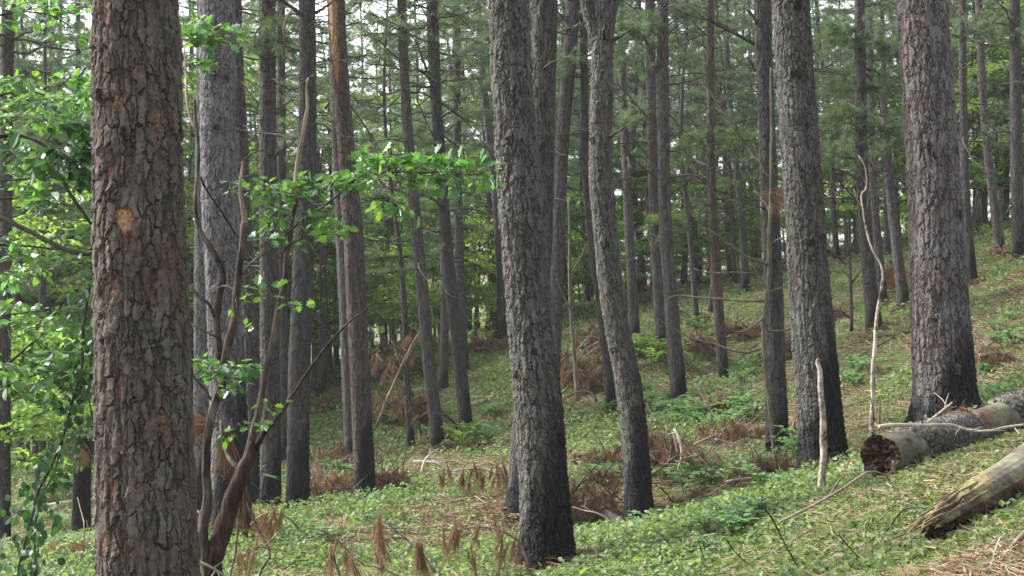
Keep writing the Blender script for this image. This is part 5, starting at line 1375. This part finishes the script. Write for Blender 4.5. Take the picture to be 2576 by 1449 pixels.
# scattered thin sticks
for q in range(80):
    px = 500 + 2076 * rng.random(); py = 900 + 549 * rng.random() if px < 1900 else 700 + 749 * rng.random()
    a = G(px, py); L = (.35 + .9 * rng.random()) * (.45 if a[1] < 14 else 1.); az = 2 * PI * rng.random()
    e = a + np.array([math.cos(az) * L, math.sin(az) * L, 0]); e[2] = float(Z(e[0:1], e[1:2])[0]) + .12 * rng.random()
    a[2] += .03
    p = spline(np.array([a, (a + e) / 2 + rng.normal(size=3) * .06 + [0, 0, .06], e]), 14); mb = MB(); r0 = (.005 + .009 * rng.random()) * (.6 if a[1] < 14 else 1.)
    mb.add(*tube(p, np.linspace(r0, r0 * .4, 14), 5))
    for _ in range(3):
        i = rng.integers(4, 13); dr = norm(p[i] - p[i - 1] + rng.normal(size=3) * .06); l = L * .3 * rng.random()
        mb.add(*tube(np.array([p[i], p[i] + dr * l]), [r0 * .45, r0 * .2], 4))
    o = mb.build('stick', M[str(rng.choice(['stick', 'twig', 'stick_pale', 'twig_dark']))]); tag(o, None, 'stick', 'sticks on the forest floor')
    later(o, 'thin dead stick', a)


# ------------------------------------------------------------------ ground cover nobody could count
def floor_points(n, lo, hi, margin=1.25, pw=1.0):
    u = rng.random(n)
    d = lo * (hi / lo) ** u if pw == 1.0 else (lo ** (1 - pw) + u * (hi ** (1 - pw) - lo ** (1 - pw))) ** (1 / (1 - pw))
    x = (rng.random(n) - .5) * 2576 * margin / F * d
    return x, d


def green_mask(x, y):
    return fbm(x * .55 + 3, y * .55, 60, 4) + .35 * (fbm(x * 2.4, y * 2.4, 70, 3) - .47)


def brown_zone(x, y):
    """needle litter: lower right corner and the slope behind the great right pine"""
    a = np.exp(-(((x - 2.35) / 1.05) ** 2 + ((y - 6.5) / .85) ** 2))
    b = np.exp(-(((x - 2.9) / .8) ** 2 + ((y - 9.6) / 1.4) ** 2)) * .2
    c = np.exp(-(((x - 9.) / 4.5) ** 2 + ((y - 31) / 9) ** 2)) * .75 + np.exp(-(((x - 2.) / 3.) ** 2 + ((y - 20.5) / 2.2) ** 2)) * .35 + np.exp(-(((x + 3) / 3.) ** 2 + ((y - 33) / 5) ** 2)) * .4
    return a + b + c


def build_cover():
    x, y = floor_points(520000, 5.6, 62)
    bz = brown_zone(x, y); g = green_mask(x, y) - .3 * bz
    keep = rng.random(len(x)) < np.clip((g - .34) / .13, np.where(y < 13, .68, .24) * np.clip(1 - 1.1 * bz, .12, 1), 1) * np.clip(1 - .8 * bz, .2, 1)
    x, y, g = x[keep], y[keep], g[keep]; n = len(x)
    z = Z(x, y); sz = (.034 + .03 * rng.random(n)) * np.clip(y / 11, .95, 3.2) ** .6
    h = (.01 + .11 * rng.random(n) ** 2.2 * np.clip((g - .3) * 5, .25, 1.3)) * np.clip(y / 12, .8, 2.)
    pos = np.column_stack([x, y, z + h])
    za = norm(np.array([0, 0, 1.]) + rng.normal(size=(n, 3)) * .5); ya = norm(rng.normal(size=(n, 3)) * np.array([1, 1, .4]))
    v, f = scatter(LEAF_S * np.array([1.3, 1, 1]), LEAF_SF, pos, ya, za, sz)
    mb = MB(); mb.add(v, f); tag(mb.build('ground_cover_leaves', M['leaf_ground'], None, False), 'low green ground cover of small leaves over the forest floor', 'ground cover', None, 'stuff')
    # grass
    x, y = floor_points(60000, 5.6, 50)
    g = fbm(x * .8 + 40, y * .8, 80, 4); keep = rng.random(len(x)) < np.clip((g - .42) / .15, .04, 1); x, y = x[keep], y[keep]; n = len(x)
    z = Z(x, y); pos = np.column_stack([x, y, z - .01]); k = np.clip(y / 11, .8, 3)
    v, f = needles(pos, np.tile(np.array([[0, 0, 1.]]), (n, 1)), 2, .13, .005, .55, .35)
    V = v.reshape(n, 2, 5, 3); b = pos[:, None, None, :]; V[:] = b + (V - b) * (k[:, None, None, None] ** .6)
    mb = MB(); mb.add(V.reshape(-1, 3), f); tag(mb.build('grass', M['grass'], None, False), 'thin pale grass blades growing among the ground cover', 'grass', None, 'stuff')
    # brown needle litter
    x, y = floor_points(190000, 5.6, 60)
    g = green_mask(x, y); keep = rng.random(len(x)) < np.clip((.5 - g) / .12 * np.where(y < 15, .15, 1.) + 1.8 * brown_zone(x, y), .12, 1); x, y = x[keep], y[keep]
    ex = []
    for nk, (t_, d_, p_, (zq_, xx_, rr_)) in TREES.items():
        if d_ > 46: continue
        m = 420; a = 2 * PI * rng.random(m); r_ = (rr_[min(len(rr_) - 1, 40)] + .02) * (1. + 1.2 * rng.random(m) ** 1.5)
        ex.append(np.column_stack([t_.location[0] + r_ * np.cos(a), d_ + r_ * np.sin(a), .1 * np.exp(-(r_ - r_.min()) * 7) * rng.random(m)]))
    ex = np.concatenate(ex); x = np.concatenate([x, ex[:, 0]]); y = np.concatenate([y, ex[:, 1]]); n = len(x)
    z = Z(x, y); z[-len(ex):] += ex[:, 2]; k = np.clip(y / 10, .8, 4) ** .7
    a = 2 * PI * rng.random(n); dr = np.column_stack([np.cos(a), np.sin(a), .18 * rng.normal(size=n)])
    p = np.column_stack([x, y, z + .012 + .035 * rng.random(n)]); L = (.1 + .1 * rng.random(n)) * k; w = .0028 * k
    s = np.column_stack([-np.sin(a), np.cos(a), .5 * rng.normal(size=n)]) * w[:, None]
    V = np.stack([p - dr * L[:, None] / 2 - s, p - dr * L[:, None] / 2 + s, p + dr * L[:, None] / 2 + s, p + dr * L[:, None] / 2 - s], 1).reshape(-1, 3)
    mb = MB(); mb.add(V, np.arange(n * 4).reshape(-1, 4)); tag(mb.build('pine_needle_litter', M['litter'], None, False), 'fallen brown pine needles strewn over the forest floor', 'litter', None, 'stuff')


build_cover()
label_all()

# ------------------------------------------------------------------ the air between the trees
def build_haze(dens):
    x0, x1, y0, y1, z0, z1 = -410, 410, -310, 510, -20, 26
    mb = MB(); v = np.array([[x, y, z] for z in (z0, z1) for y in (y0, y1) for x in (x0, x1)], float)
    mb.add(v, np.array([[0, 2, 3, 1], [4, 5, 7, 6], [0, 1, 5, 4], [2, 6, 7, 3], [0, 4, 6, 2], [1, 3, 7, 5]]))
    m, nt, out = mat('haze')
    pv = nd(nt, 'VolumePrincipled', {'Color': (.9, .93, .9, 1), 'Density': dens, 'Anisotropy': .2}); nt.links.new(pv.outputs[0], out.inputs['Volume'])
    tag(mb.build('haze', m, None, False), 'thin pale haze hanging in the air of the wood', 'haze', None, 'stuff')


build_haze(.00042)

# ------------------------------------------------------------------ light, sky, camera
W = bpy.data.worlds.new('World'); SC.world = W; W.use_nodes = True
nt = W.node_tree; nt.nodes.clear()
EL, AZ = math.radians(38), math.radians(-75)          # sun high on the left, a little ahead
sky = nt.nodes.new('ShaderNodeTexSky'); sky.sky_type = 'NISHITA'; sky.sun_disc = False; sky.sun_elevation = EL; sky.sun_rotation = AZ; sky.dust_density = 3.; sky.air_density = 1.; sky.ozone_density = 1.
bg = nt.nodes.new('ShaderNodeBackground'); bg.inputs[1].default_value = .15
wo = nt.nodes.new('ShaderNodeOutputWorld'); hs = nt.nodes.new('ShaderNodeHueSaturation'); hs.inputs['Saturation'].default_value = .3; nt.links.new(sky.outputs[0], hs.inputs['Color']); nt.links.new(hs.outputs[0], bg.inputs[0]); nt.links.new(bg.outputs[0], wo.inputs[0])
sl = bpy.data.lights.new('sun', 'SUN'); sl.energy = 3.; sl.angle = math.radians(6); sl.color = (1., .97, .92)
so = bpy.data.objects.new('sun', sl); COL.objects.link(so)
AZS = math.radians(-70)
sd = Vector((math.sin(AZS) * math.cos(EL), math.cos(AZS) * math.cos(EL), math.sin(EL)))
so.rotation_euler = sd.to_track_quat('Z', 'Y').to_euler()
sky.sun_rotation = AZS

cam = bpy.data.cameras.new('camera'); cam.sensor_width = 36; cam.lens = 36 * F / 2576; cam.clip_end = 1500; cam.clip_start = .05
co = bpy.data.objects.new('camera', cam); COL.objects.link(co); co.location = (0, 0, 0); co.rotation_euler = (PI / 2, 0, 0)
SC.camera = co
SC.view_settings.view_transform = 'Standard'; SC.view_settings.look = 'None'; SC.view_settings.exposure = 1.8; SC.view_settings.gamma = 1
SC.render.engine = 'CYCLES'
cy = SC.cycles
cy.max_bounces = 6; cy.diffuse_bounces = 4; cy.glossy_bounces = 2; cy.transmission_bounces = 4; cy.transparent_max_bounces = 4
cy.use_denoising = True
cy.use_adaptive_sampling = True; cy.adaptive_threshold = .02
for o in bpy.data.objects:
    if 'worldparts' in o: del o['worldparts']
